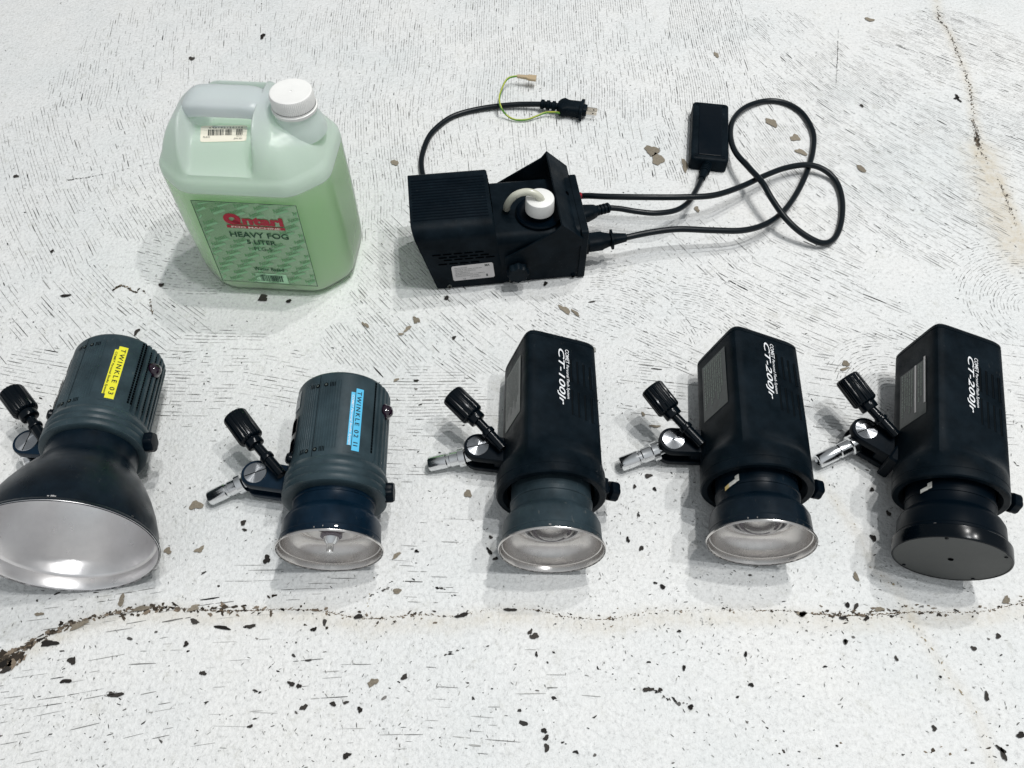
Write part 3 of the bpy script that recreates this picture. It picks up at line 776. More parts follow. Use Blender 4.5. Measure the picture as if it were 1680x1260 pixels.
fs_ = lambda x, y: stk(x / sw, y / sh_, .0007)
text_on(sb, '0 4 0 1 9 2 1 2 0 1 0 8', fs_, width=sw * .72, height=sh_ * .09, x0=sw * .18, y0=sh_ * .80)
text_on(sb, 'FLG-5', fs_, width=sw * .14, height=sh_ * .10, x0=sw * .06, y0=sh_ * .24)
text_on(sb, '12 11', fs_, width=sw * .10, height=sh_ * .09, x0=sw * .78, y0=sh_ * .26)
text_on(sb, 'JPN 201', fs_, width=sw * .18, height=sh_ * .11, x0=sw * .72, y0=sh_ * .09)
sb.build('barcode_print', M['dark_ink'], stick, 0)

# ================================================================== FOG MACHINE
mo = at(719, 476); mx = (at(956, 455) - mo); ML = mx.length; mx.normalize(); my = Vector((-mx.y, mx.x, 0)); mz = Vector((0, 0, 1))
G = lambda x, y, z: mo + mx * x + my * y + mz * z
fog = thing('fog_machine', 'small black fog machine with folded bracket and a white tank cap on top', 'fog machine', G(ML / 2, .06, 0))
GD = .120
def sect(x, zt, y0, y1, rf, rb, sh=0.0, zb=.003):
    # rounded top corners; shear of the left end
    pts = [(y0, zb), (y1, zb)]
    for k in range(7):
        a = math.pi / 2 * k / 6; pts.append((y1 - rb + rb * math.cos(a), zt - rb + rb * math.sin(a)))
    for k in range(7):
        a = math.pi / 2 + math.pi / 2 * k / 6; pts.append((y0 + rf + rf * math.cos(a), zt - rf + rf * math.sin(a)))
    return [G(x + sh * z / .118, y, z) for y, z in pts]
hood = MB()
rb_ = []
HX0, HX1 = 0.0, .098
rb_.append(sect(HX0 + .0015, .1165, .0015, GD - .0015, .018, .010, -.027)); rb_.append(sect(HX0, .118, 0, GD, .019, .011, -.027))
rb_.append(sect(HX1 - .002, .118, 0, GD, .019, .011, -.014)); rb_.append(sect(HX1, .1165, .0015, GD - .0015, .018, .010, -.014))
hood.loft(rb_)
hood.build('hood', M['black'], fog, 40)
rg = MB()                                            # long ribs across the hood's top
for k in range(15):
    y = .022 + k * .0056
    rg.box(G((HX0 - .026 + HX1 - .016) / 2, y, .1182), mx * ((HX1 + .004 - HX0) / 2), my * .0011, mz * .0007, .0004)
rg.build('top_ribs', M['satin'], fog, 30)
bd = MB()
bd.loft([sect(HX1 - .022, .092, .001, GD - .001, .014, .010, 0), sect(ML - .006, .092, .001, GD - .001, .014, .010, 0)])
bd.box(G(ML / 2 + .01, GD / 2, .003), mx * (ML / 2 - .012), my * (GD / 2 - .003), mz * .003, .001)
bd.build('housing', M['black'], fog, 40)
ep = MB(); ep.loft([sect(ML - .0080, .093, -.001, GD - .001, .004, .004), sect(ML + .0010, .093, -.001, GD - .001, .004, .004), sect(ML + .002, .092, 0, GD - .002, .004, .004)])
ep.build('end_panel', M['black'], fog, 40)
vt = MB(); vh = MB()
def ff(u, v, lift=.0006): return hit(u, v, G(0, -lift, 0), my)
for r_, (x0, x1, yy, n) in enumerate(((276, 628, 796, 5), (318, 662, 813, 5), (352, 700, 828, 5), (318, 600, 856, 4))):
    for k in range(n):
        sp_ = (x1 - x0) / n; xa = x0 + k * sp_; xb = xa + sp_ - 14
        sl = -.085
        P_ = [(xa, yy + sl * (xa - x0)), (xb, yy + sl * (xb - x0)), (xb, yy + 7 + sl * (xb - x0)), (xa, yy + 7 + sl * (xa - x0))]
        vt.add([ff(640 + p / 4, 220 + q / 4) for p, q in P_], [(0, 1, 2, 3)])
for k in range(3):
    for j in range(8):
        c = G(HX1 - .0142 * (.097 + k * .007) / .118 + .0004, .050 + j * .008, .097 + k * .007); vh.box(c, mx * .0004, my * .0022, mz * .002, .0003)
vt.build('vent_grille', M['hole'], fog, 0)
vh.build('hood_perforations', M['hole'], fog, 0)
q0, q1, q2, q3 = ff(740, 437.5, .0005), ff(808.3, 430, .0005), ff(812, 453.8, .0005), ff(744.2, 460.8, .0005)
def stm(s, q, l=.0): return (q3 * (1 - s) + q2 * s) * (1 - q) + (q0 * (1 - s) + q1 * s) * q - my * (.0002 + l)
rating = MB().loft([[stm(a, b_, -.0001) for a, b_ in rc], [stm(a, b_, .0002) for a, b_ in rc]]).build('rating_label', M['sticker'], fog, 0)
rp_ = MB(); sw, sh_ = (q1 - q0).length, (q0 - q3).length; fm_ = lambda x, y: stm(x / sw, y / sh_, .0004)
rows = ['MODEL: M-1 MOBILE FOGGER', 'VOLTAGE: AC 100V 50/60Hz  POWER: 50W', 'FUSE: F3A 250V  TANK CAPACITY 50ml', 'CONTROL: WIRELESS REMOTE DC 12V', 'BATTERY: LITHIUM-ION 11.1V 2600mAh', 'CAUTION: HOT SURFACE DO NOT TOUCH NOZZLE', 'S/N: 2104-0317']
for i, s in enumerate(rows):
    text_on(rp_, s, fm_, width=sw * (.30 + .5 * ((i * 37) % 10) / 10 if i < 6 else .25), height=sh_ * .065, x0=sw * .07 if i < 6 else sw * .42, y0=sh_ * (.82 - i * .112))
text_on(rp_, 'MA', fm_, width=sw * .12, height=sh_ * .15, x0=sw * .80, y0=sh_ * .80, offset=.03)
text_on(rp_, 'CE', fm_, width=sw * .06, height=sh_ * .10, x0=sw * .24, y0=sh_ * .04)
rect(rp_, fm_, sw * .80, sh_ * .12, sw * .84, sh_ * .28, 0)
rp_.build('rating_text', M['inkdull'] , rating, 0)
for u, v in ((737.5, 469.5), (839, 461), (940, 452)):
    c = ff(u, v, 0); m_ = MB().lathe(c + my * .001, -my, [(0, .0036), (.0022, .0032), (.0028, .0022)], 20, False, False).lathe(c + my * .001, -my, [(.0028, .0022), (.0012, .0018)], 6, False, True, 1)
    m_.build('screw', [M['satin'] if u > 900 else mat('screw_steel', (.16, .17, .16), .35, metal=1), M['hole']], fog, 30)
# tank well, cap and hose
cc = at(886, 324, .122)
wl = MB().lathe(cc - mz * .030, mz, [(0, .033), (.004, .0335), (.006, .032), (.003, .029), (.001, .0255), (.001, 0.001)], 64)
wl.build('tank_well', M['satin'], fog, 40)
MB().cyl(cc - mz * .032, cc - mz * .0195, .0165, n=48).build('tank_neck', M['satin'], fog, 40)
cpn = MB().lathe(cc - mz * .021, mz, [(0, .0196), (.0004, .0201), (.018, .0198), (.0202, .0192), (.021, .0180), (.0211, .0045), (.0195, .0042)], 72, True, True).build('tank_cap', M['white'], fog, 40)
hp = catmull([at(889, 329, .119), at(885, 323, .126), at(876, 317, .131), at(862, 315, .132), at(848, 319, .128), at(838, 327, .118), at(832, 337, .104), at(831, 343, .092)], 8)
MB().tube(hp, .0050, 16).build('hose', M['hose'], fog, 60)
# bracket: front arm, rear arm and cross plate
brk = MB()
T = .0022
def frontp(u, v, off=-.004): return hit(u, v, G(0, off, 0), my)
FP = [frontp(829, 424), frontp(912.5, 380), frontp(921, 371), frontp(956, 394), frontp(955, 402), frontp(862, 446), frontp(852, 452), frontp(842, 451), frontp(833, 444), frontp(829, 434)]
brk.prism(FP, my * T)
off_r = GD + .028
lx_ = [((p - G(0, -.004, 0)).dot(mx), (p - G(0, -.004, 0)).dot(mz)) for p in FP]
RP = [G(x_, off_r - T, z_) for x_, z_ in lx_]
brk.prism(RP, my * T)
A1 = lx_[2]; A2 = lx_[3]
nx_, nz_ = (A2[1] - A1[1]), -(A2[0] - A1[0]); l_ = math.hypot(nx_, nz_); nx_, nz_ = nx_ / l_ * T, nz_ / l_ * T
quad = [G(A1[0], -.004, A1[1]), G(A2[0], -.004, A2[1]), G(A2[0], off_r, A2[1]), G(A1[0], off_r, A1[1])]
brk.prism(quad, mx * -nx_ + mz * -nz_)
bracket = brk.build('bracket', M['black'], fog, 30)
pc = hit(929, 318.5, quad[0], (quad[1] - quad[0]).cross(quad[3] - quad[0]).normalized())
pn = (quad[1] - quad[0]).cross(quad[3] - quad[0]).normalized(); pn = pn if pn.z > 0 else -pn
MB().cyl(pc - pn * .001, pc + pn * .0028, .0036, n=24).build('bolt_hole', M['hole'], bracket, 40)
kb = ff(848, 437, .0)
kn = MB()
for z0, z1, nlob in ((.006, .020, 1),):
    ringl = []
    for d_, s_ in ((0.0, .85), (.002, 1), (.010, 1), (.0125, .9), (.0125, .55)):
        ringl.append([kb - my * (.006 + d_) + (mx * math.cos(a) + mz * math.sin(a)) * .0150 * s_ * (1 + .06 * math.cos(8 * a)) for a in [2 * math.pi * k / 72 for k in range(72)]])
    kn.loft(ringl)
kn.cyl(kb, kb - my * .007, .006)
kn.build('tilt_knob', M['black'], fog, 40)
kb2 = G((kb - mo).dot(mx), GD + .004, (kb - mo).dot(mz))
MB().cyl(kb2, kb2 + my * .012, .0130).build('tilt_knob', M['black'], fog, 40)
# right end: switch, power inlet, buttons
ex = lambda y, z: G(ML, y, z)
MB().box(hit(950.5, 321, G(ML + .003, 0, 0), mx), mx * .0035, my * .0035, mz * .004, .001).build('switch', M['red'], fog, 30)
inl = MB().box(ex(.030, .040) + mx * .002, mx * .004, my * .017, mz * .018, .002).box(ex(.030, .040) + mx * .007, mx * .003, my * .013, mz * .011, .001)
inl.build('power_inlet', M['black'], fog, 30)
MB().box(hit(951, 379.5, G(ML + .002, 0, 0), mx), mx * .003, my * .004, mz * .004, .001).build('button', mat('grey_button', (.12, .15, .15), .4), fog, 30)
MB().cyl(G(-.022, .060, .075), G(-.027, .060, .076), .010, n=32).build('nozzle', M['satin'], fog, 40)

# ================================================================== CORDS
def plug_ribs(mb, p, d, r, L, n, flat=1.0):
    d = d.normalized(); prof = []
    for k in range(n):
        t0 = L * k / n; prof += [(t0, r * .72), (t0 + L * .12 / n, r), (t0 + L * .62 / n, r), (t0 + L * .72 / n, r * .72)]
    mb.lathe(p, d, prof + [(L, r * .7)], 24, True, True)
O3 = (660, 100); S3 = 1680 / 760
def c3(u, v, z): return at(O3[0] + u / S3, O3[1] + v / S3, z)
pc_loc = c3(1000, 610, 0)
cordT = thing('power_cord', 'long looped black power cord with a two pin plug and green earth wire', 'power cord', c3(1300, 420, 0))
iec0 = ex(.030, .040) + mx * .009
cs = c3(812, 640, .044)
path = [cs, c3(900, 622, .044), c3(1000, 610, .043), c3(1120, 614, .037), c3(1230, 615, .031), c3(1310, 595, .025), c3(1375, 553, .018), c3(1430, 480, .011), c3(1470, 395, .0075), c3(1490, 320, .0045), c3(1488, 255, .0045), c3(1450, 190, .0045), c3(1390, 153, .0045), c3(1320, 145, .0045), c3(1250, 165, .0075), c3(1205, 205, .011), c3(1190, 260, .016), c3(1205, 325, .026), c3(1255, 385, .035), c3(1305, 440, .041), c3(1340, 500, .037), c3(1390, 570, .030), c3(1450, 625, .019), c3(1520, 660, .010), c3(1565, 645, .006), c3(1590, 590, .0045), c3(1595, 510, .0045), c3(1575, 440, .006), c3(1530, 395, .012), c3(1470, 377, .017), c3(1390, 388, .021), c3(1310, 418, .026), c3(1230, 455, .032), c3(1130, 487, .042), c3(1010, 494, .047), c3(860, 494, .047), c3(740, 492, .043), c3(650, 490, .035), at(925, 330, .015), at(880, 322, .0045), at(800, 318, .0045), at(740, 312, .0045), at(702, 302, .0045), at(691, 268, .0045), at(700, 232, .0045), at(716, 210, .0045), at(745, 190, .0045), at(790, 178, .0055), at(840, 172, .008), at(880, 171, .011), at(896, 172, .0125)]
MB().tube(catmull(path, 8), .0046, 14).build('cable', M['cord'], cordT, 70)
d0 = (cs - iec0)
cn = MB(); dd0 = d0.normalized(); sd = dd0.cross(mz).normalized(); ud = sd.cross(dd0)
def oval(p, a_, b_, n=28, e_=.6): return [p + sd * (a_ * math.copysign(abs(math.cos(t)) ** e_, math.cos(t))) + ud * (b_ * math.copysign(abs(math.sin(t)) ** e_, math.sin(t))) for t in [2 * math.pi * k / n for k in range(n)]]
Lc = d0.length
cn.loft([oval(iec0 + dd0 * (Lc * t_), a_, b_) for t_, a_, b_ in ((0, .0125, .0095), (.02, .0135, .0105), (.36, .0135, .0105), (.40, .0120, .0095), (.58, .0085, .0080), (.60, .0135, .0118), (.65, .0135, .0118), (.67, .0080, .0075), (.95, .0058, .0056), (1.0, .0054, .0052))])
cn.build('connector', M['black'], cordT, 35)
p0, p1 = at(896, 172, .0125), at(960, 181, .0125); dp = (p1 - p0).normalized(); sp_v = dp.cross(mz).normalized(); up_v = mz
def ovp(p, a_, b_, n=28, e_=.55): return [p + sp_v * (a_ * math.copysign(abs(math.cos(t)) ** e_, math.cos(t))) + up_v * (b_ * math.copysign(abs(math.sin(t)) ** e_, math.sin(t))) for t in [2 * math.pi * k / n for k in range(n)]]
LP = (p1 - p0).length
pl = MB(); plug_ribs(pl, p0 - dp * .010, dp, .0082, .030, 3)
pl.loft([ovp(p0 + dp * (LP * t_), a_, b_) for t_, a_, b_ in ((.30, .008, .0075), (.36, .0145, .0095), (.44, .0185, .0105), (.56, .0138, .0102), (.86, .0145, .0105), (.88, .0195, .0125), (.95, .0195, .0125), (.96, .0100, .0080), (1.04, .0095, .0075))])
plug = pl.build('plug', M['black'], cordT, 35)
for s_ in (-1, 1):
    c = p1 + dp * .0115 + sp_v * (s_ * .0050)
    ob = MB().box(c, dp * .0092, sp_v * .0009, up_v * .0035, .0005)
    ob.box(c + dp * .003 , dp * .0001 + dp * .0012, sp_v * .0011, up_v * .0012, .0003, 1)
    ob.build('pin', [M['pin'], M['hole']], plug, 30)
def c5(u, v, z): return at(800 + u / 8.842, 110 + v / 8.842, z)
gw = catmull([c5(1050, 670, .012), c5(960, 655, .010), c5(840, 665, .008), c5(700, 715, .006), c5(560, 765, .004), c5(400, 765, .004), c5(280, 700, .008), c5(195, 590, .018), c5(170, 470, .022), c5(195, 350, .020), c5(250, 220, .017), c5(320, 155, .016), c5(430, 130, .017)], 8)
wire = MB().tube(gw, .00165, 12)
ys = []
for i in range(0, len(gw) - 5, 1): ys.append(gw[i])
wire.build('earth_wire', M['wire'], cordT, 70)
st = MB()
sideo = Vector((0, 0, .0011))
st.tube([p + Vector((math.sin(i * .35) * .0006, math.cos(i * .35) * .0006, .0009)) for i, p in enumerate(gw)], .00105, 8)
st.build('yellow_stripe', mat('wire_yellow', (.50, .52, .07), .4), cordT, 70)
te0, te1 = c5(430, 133, .017), c5(705, 165, .016); dt = (te1 - te0).normalized(); st_ = dt.cross(mz).normalized(); LT = (te1 - te0).length
tm = MB()
def ovt(p, a_, b_, n=24): return [p + st_ * (a_ * math.copysign(abs(math.cos(t)) ** .6, math.cos(t))) + mz * (b_ * math.copysign(abs(math.sin(t)) ** .6, math.sin(t))) for t in [2 * math.pi * k / n for k in range(n)]]
tm.loft([ovt(te0 + dt * (LT * t_), a_, b_) for t_, a_, b_ in ((0, .0032, .0026), (.5, .0042, .0030), (.62, .0072, .0030), (1, .0074, .0030))])
tm.build('terminal', M['amber'], cordT, 35)

# wireless receiver box and its short lead
bt = .024
b0, b1, b2_, b3 = at(1143, 166, bt), at(1203, 172, bt), at(1188, 264, bt), at(1127, 258, bt)
ctrb = (b0 + b1 + b2_ + b3) / 4; ax_ = ((b1 - b0) + (b2_ - b3)).normalized(); ay_ = Vector((-ax_.y, ax_.x, 0))
hx = ((b1 - b0).length + (b2_ - b3).length) / 4; hy = ((b0 - b3).length + (b1 - b2_).length) / 4
ctrb.z = 0
rec = thing('receiver_box', 'small flat black adapter box with a short lead, lying left of the looped cord', 'adapter', ctrb)
def rr_ring(a, b_, z, r=.007): return [ctrb + ax_ * p.x + ay_ * p.y + mz * z for p in rounded_poly([Vector((a, b_, 0)), Vector((-a, b_, 0)), Vector((-a, -b_, 0)), Vector((a, -b_, 0))], r, 5)]
cs_ = MB().loft([rr_ring(hx - .002, hy - .002, .0), rr_ring(hx, hy, .002), rr_ring(hx, hy, .021), rr_ring(hx - .001, hy - .001, .023), rr_ring(hx - .003, hy - .003, .024)])
case = cs_.build('case', M['black'], rec, 40)
MB().loft([rr_ring(hx * .62, hy * .86, .0235, .002), rr_ring(hx * .62, hy * .86, .0250, .002), rr_ring(hx * .60, hy * .85, .0254, .002)]).build('cover_panel', M['satin'], case, 30)
for sx_, sy_ in ((-1, -1), (1, -1), (-1, 1), (1, 1)):
    c = ctrb + ax_ * (hx - .0085) * sx_ + ay_ * (hy - .0085) * sy_ + mz * .024
    MB().lathe(c - mz * .0005, mz, [(0, .0032), (.0011, .0030), (.0011, .002), (.0003, .0018)], 18, False, True).build('screw', M['satin'], case, 30)
pv = MB()
q_s = ctrb + ax_ * (-.002) - ay_ * hy + mz * .012; q_e = c3(1085, 428, .016); dv = (q_e - q_s)
plug_ribs(pv, q_s, dv, .0085, dv.length * .55, 5); pv.lathe(q_s + dv * .5, dv, [(0, .0068), (dv.length * .5, .0056), (dv.length * .5, .004)], 20, True, True)
pv.build('strain_relief', M['black'], rec, 35)
rc0 = ex(.078, .048); rc1 = c3(752, 531, .046)
lead = [q_e - dv * .05, q_e + dv * .25, c3(1060, 478, .026), c3(1035, 515, .032), c3(990, 542, .038), c3(920, 552, .043), c3(850, 546, .045), c3(790, 536, .046), rc1 - (rc1 - rc0) * .05]
MB().tube(catmull(lead, 8), .0042, 14).build('lead', M['cord'], rec, 70)
d0 = rc1 - rc0; dd0 = d0.normalized(); sd = dd0.cross(mz).normalized(); ud = sd.cross(dd0); Lc = d0.length
cn = MB().loft([oval(rc0 + dd0 * (Lc * t_), a_, b_) for t_, a_, b_ in ((0, .0120, .0100), (.03, .0125, .0105), (.30, .0125, .0105), (.55, .0090, .0085), (.62, .0065, .0065))])
plug_ribs(cn, rc0 + dd0 * (Lc * .60), dd0, .0078, Lc * .40, 4)
cn.build('connector', M['black'], rec, 35)

# ================================================================== STROBE HEADS
def frame(c, yaw, tilt, roll, k=1.0):
    a = Vector((math.sin(yaw) * math.cos(tilt), -math.cos(yaw) * math.cos(tilt), math.sin(tilt)))
    s0 = mz.cross(a).normalized(); u0 = a.cross(s0)
    S = s0 * math.cos(roll) - u0 * math.sin(roll); U = u0 * math.cos(roll) + s0 * math.sin(roll)
    c = Vector(c)
    return (lambda t, p, q: c - a * (t * k) + S * (p * k) + U * (q * k)), a, S, U

def rlathe(mb, P, prof, n=96, mi=0, cap0=False, cap1=False):
    mb.loft([[P(t, r * math.cos(2 * math.pi * k / n), r * math.sin(2 * math.pi * k / n)) for k in range(n)] for t, r in prof], cap0, cap1, mi)

def rsq(P, t, b_, r, circ, n=12):
    """section: blend (circ 0..1) between rounded square of half side b and circle of radius r"""
    out = []
    for k in range(n * 8):
        a = 2 * math.pi * k / (n * 8); ca_, sa2 = math.cos(a), math.sin(a)
        # rounded square by superellipse
        e_ = 10.0
        rs = b_ / ((abs(ca_) ** e_ + abs(sa2) ** e_) ** (1 / e_))
        rr_ = rs * (1 - circ) + r * circ
        rr_ = max(rr_, rs) if circ < 1 else rr_
        out.append(P(t, rr_ * ca_, rr_ * sa2))
    return out

def reflector(P, root, kind, omat, R=.0574):
    mb = MB()
    if kind == 'small':
        outer = [(0, R - .0012), (-.0008, R), (.0012, R + .0008), (.0030, R), (.0036, R - .0022), (.0095, R - .0028), (.0100, R - .0024), (.012, R - .0028), (.028, R - .0034), (.034, R - .0062), (.038, R - .0108), (.041, R - .0122), (.052, R - .0122), (.0525, R - .0112), (.0550, R - .0112), (.0555, R - .0122), (.080, R - .0125)]
        inner = [(-.0008, R), (0, R - .0012), (.0015, R - .0022), (.0065, R - .0030), (.0070, R - .0040), (.016, R - .0046), (.023, R - .0085), (.028, R - .015), (.0285, R - .019), (.0305, R - .0205), (.032, .026), (.035, .018), (.036, .001)]
    else:
        outer = [(0, R - .0012), (-.0012, R), (.0010, R + .0012), (.0035, R + .0002), (.0045, R - .0015), (.020, R - .0040), (.038, R - .0095), (.055, R - .0165), (.070, R - .0240), (.084, R - .0325), (.094, R - .0390), (.100, R - .0418), (.103, R - .0425), (.135, R - .0430)]
        inner = [(-.0012, R), (.0, R - .0012), (.0015, R - .0025), (.014, R - .0040), (.0150, R - .0060), (.0165, R - .0070), (.034, R - .0115), (.052, R - .0180), (.068, R - .0255), (.082, R - .034), (.091, R - .042), (.095, .030), (.097, .001)]
    rlathe(mb, P, outer, mi=0); rlathe(mb, P, inner, mi=1)
    # places where the paint has rubbed through to bare metal near the rim
    wr_ = random.Random(int(abs(root.location.x) * 1e5)); tt_ = .0050 if kind == 'big' else .0042; Ro = R - (.0014 if kind == 'big' else .0020)
    for q in range(6):
        a0 = wr_.uniform(20, 160); da = wr_.uniform(.6, 3.5); t1 = tt_ + wr_.uniform(0, .0015); hh = wr_.uniform(.0006, .0014)
        pts = [P(t1 + hh * s_ * wr_.uniform(.5, 1), (Ro + .0006) * math.cos(math.radians(a0 + da * k / 4)), (Ro + .0006) * math.sin(math.radians(a0 + da * k / 4))) for s_, ks in ((-1, range(5)), (1, range(4, -1, -1))) for k in ks]
        mb.add(pts, [tuple(range(10))], 1)
    # silver worn edge of the rim
    rlathe(mb, P, [(-.0009, R + .00005), (-.0002, R + .0006), (.0012, R + .00095)], mi=1)
    return mb.build('reflector', [omat, M['silver2'] if kind == 'big' else M['silver3']], root, 40)

def arm_set(root, px, a, S, U, P, mount_t, name_lbl=None, blue=False):
    """swivel bracket on the underside: hinge plate, turned disc, clamp handle and stand spigot, lying beside the head"""
    disc_c = at(*px['disc'], .040); base = at(*px['base'], .047)
    ax1 = (base - disc_c); ax1.z = 0; L1 = ax1.length; ax1.normalize(); nx1 = Vector((-ax1.y, ax1.x, 0))
    zz = mz
    flat_r = .0172
    mt_ = P(mount_t, -.047, -.012)
    mb = MB()
    # upper cheek: teardrop from the disc to the body
    end = Vector((mt_.x, mt_.y, 0)); ee = end - Vector((disc_c.x, disc_c.y, 0)); Le = ee.length; ee.normalize(); ne = Vector((-ee.y, ee.x, 0))
    def outline(k, z):
        pts = []
        for j in range(17):
            t_ = math.pi / 2 + math.pi * j / 16
            pts.append(Vector((disc_c.x, disc_c.y, 0)) + ee * math.cos(t_) * flat_r * k + ne * math.sin(t_) * flat_r * k + mz * z)
        far = Le + .006
        for s_, d_ in ((-1, .014 * k), (-1, far), (1, far), (1, .014 * k)):
            wdt = flat_r * k * (.98 if d_ < far else .92)
            pts.append(Vector((disc_c.x, disc_c.y, 0)) + ee * d_ + ne * s_ * wdt + mz * z)
        return pts
    mb.loft([outline(.93, .0295), outline(1, .031), outline(1, .0385), outline(.95, .0400)])
    mb.loft([outline(.93, .0065), outline(1, .008), outline(1, .0145), outline(.95, .0155)])
    # web between the cheeks near the body, and mounting block
    wv = Vector((disc_c.x, disc_c.y, 0)) + ee * (Le * .80)
    mb.box(wv + mz * .023, ee * (Le * .26), ne * .0135, mz * .012, .002)
    mb.box(end + ee * .002 + mz * .026, ee * .006, ne * .0235, mz * .021, .002)
    hinge = mb.build('swivel_bracket', M['navy'] if blue else M['satin'], root, 35)
    # turned disc
    D = MB().lathe(Vector((disc_c.x, disc_c.y, .0385)), mz, [(0, .0136), (.0018, .0134), (.0022, .0130)], 64, True, True)
    dob = D.build('pivot_disc', M['disc'], None, 30)
    me_ = dob.data; me_.transform(Matrix.Translation(-Vector((disc_c.x, disc_c.y, .040)))); dob.location = Vector((disc_c.x, disc_c.y, .040)) - parent_loc(root); dob.parent = root
    sd_ = (at(px['disc'][0] + 10, px['disc'][1] - px.get('slot', 3), .04) - at(px['disc'][0], px['disc'][1], .04)).normalized()
    sn_ = Vector((-sd_.y, sd_.x, 0))
    MB().box(Vector((disc_c.x, disc_c.y, .0408)), sd_ * .0130, sn_ * .00045, mz * .0002, .0001).build('slot', M['hole'], dob, 0)
    # handle
    k0, k1 = at(*px['k0'], .056), at(*px['k1'], .064)
    h = MB(); hd = (k1 - k0).normalized()
    h.tube([base + (base - k0).normalized() * .004, base, base.lerp(k0, .55), base.lerp(k0, .56), base.lerp(k0, 1.02)], lambda s: .0062 if s < .6 else .0056, 20)
    h.cyl(base.lerp(k0, .40), base.lerp(k0, .52), 0.0080, n=24)
    h.cyl(k0 - hd * .009, k0 + hd * .004, .0106, n=32)
    n = 96; rk = .0148; Lk_ = (k1 - k0).length; x_ = hd.orthogonal().normalized(); y_ = hd.cross(x_)
    rr2 = []
    for t_, s_ in ((0, .80), (.0015, .95), (.003, 1), (Lk_ - .003, 1.0), (Lk_ - .0012, .95), (Lk_, .86)):
        rr2.append([k0 + hd * t_ + (x_ * math.cos(q) + y_ * math.sin(q)) * rk * s_ * (1 - (.045 if math.cos(20 * q) > .55 else 0)) for q in [2 * math.pi * k / n for k in range(n)]])
    h.loft(rr2)
    h.build('clamp_handle', M['gloss'], root, 35)
    # spigot
    s0, s1 = at(*px['s0'], .019), at(*px['s1'], .0105)
    dS = (s1 - s0).normalized(); Ls = (s1 - s0).length; s0b = s0 - dS * .012
    prof = [(0, .008), (.006, .008), (.007, .0122), (.0145, .0122), (.0155, .0096), (.017, .0093), (Ls * .62, .0093), (Ls * .625 + .001, .0084), (Ls * .72, .0084), (Ls * .725 + .001, .0093), (Ls + .010, .0093), (Ls + .0118, .0083), (Ls + .012, .006), (Ls + .0095, .005)]
    MB().lathe(s0b, dS, prof, 48, True, True).build('stand_spigot', M['chrome'], root, 30)

def lock_knob(P, root, t, p, q):
    o = P(t, p, q); ax1 = (P(t, p + .01, q) - o).normalized(); y_ = (P(t, p, q + .01) - o).normalized(); x_ = ax1.cross(y_)
    mb = MB().cyl(o - ax1 * .006, o + ax1 * .005, .0055)
    mb.box(o - ax1 * .004 , ax1 * .004, y_ * .012, x_ * .010, .0015)
    rr2 = []
    for d_, s_ in ((.004, .8), (.0055, 1), (.013, 1), (.015, .88), (.0155, .5)):
        rr2.append([o + ax1 * d_ + (x_ * math.cos(a) + y_ * math.sin(a)) * .0115 * s_ * (1 + .06 * math.cos(6 * a)) for a in [2 * math.pi * k / 60 for k in range(60)]])
    mb.loft(rr2); mb.build('lock_knob', M['satin'], root, 35)

def glass_dome(P, root, t0, r, depth):
    prof = [(t0, r)] + [(t0 - depth * math.sin(a), r * math.cos(a)) for a in [math.pi / 2 * k / 10 for k in range(1, 11)]]
    mb = MB(); rlathe(mb, P, prof[:-1] + [(t0 - depth, .0004)], 48, cap1=True); mb.build('glass_dome', M['glass'], root, 60)
    rg_ = MB(); pts = [P(t0 - .004, r * .62 * math.cos(a), r * .62 * math.sin(a)) for a in [2 * math.pi * k / 40 * .93 for k in range(41)]]
    rg_.tube(pts, .0022, 10); rg_.tube([P(t0 - .004, r * .62, 0), P(t0 + .006, r * .62, 0)], .0018, 8)
    rg_.build('flash_tube', M['tube'], root, 60)

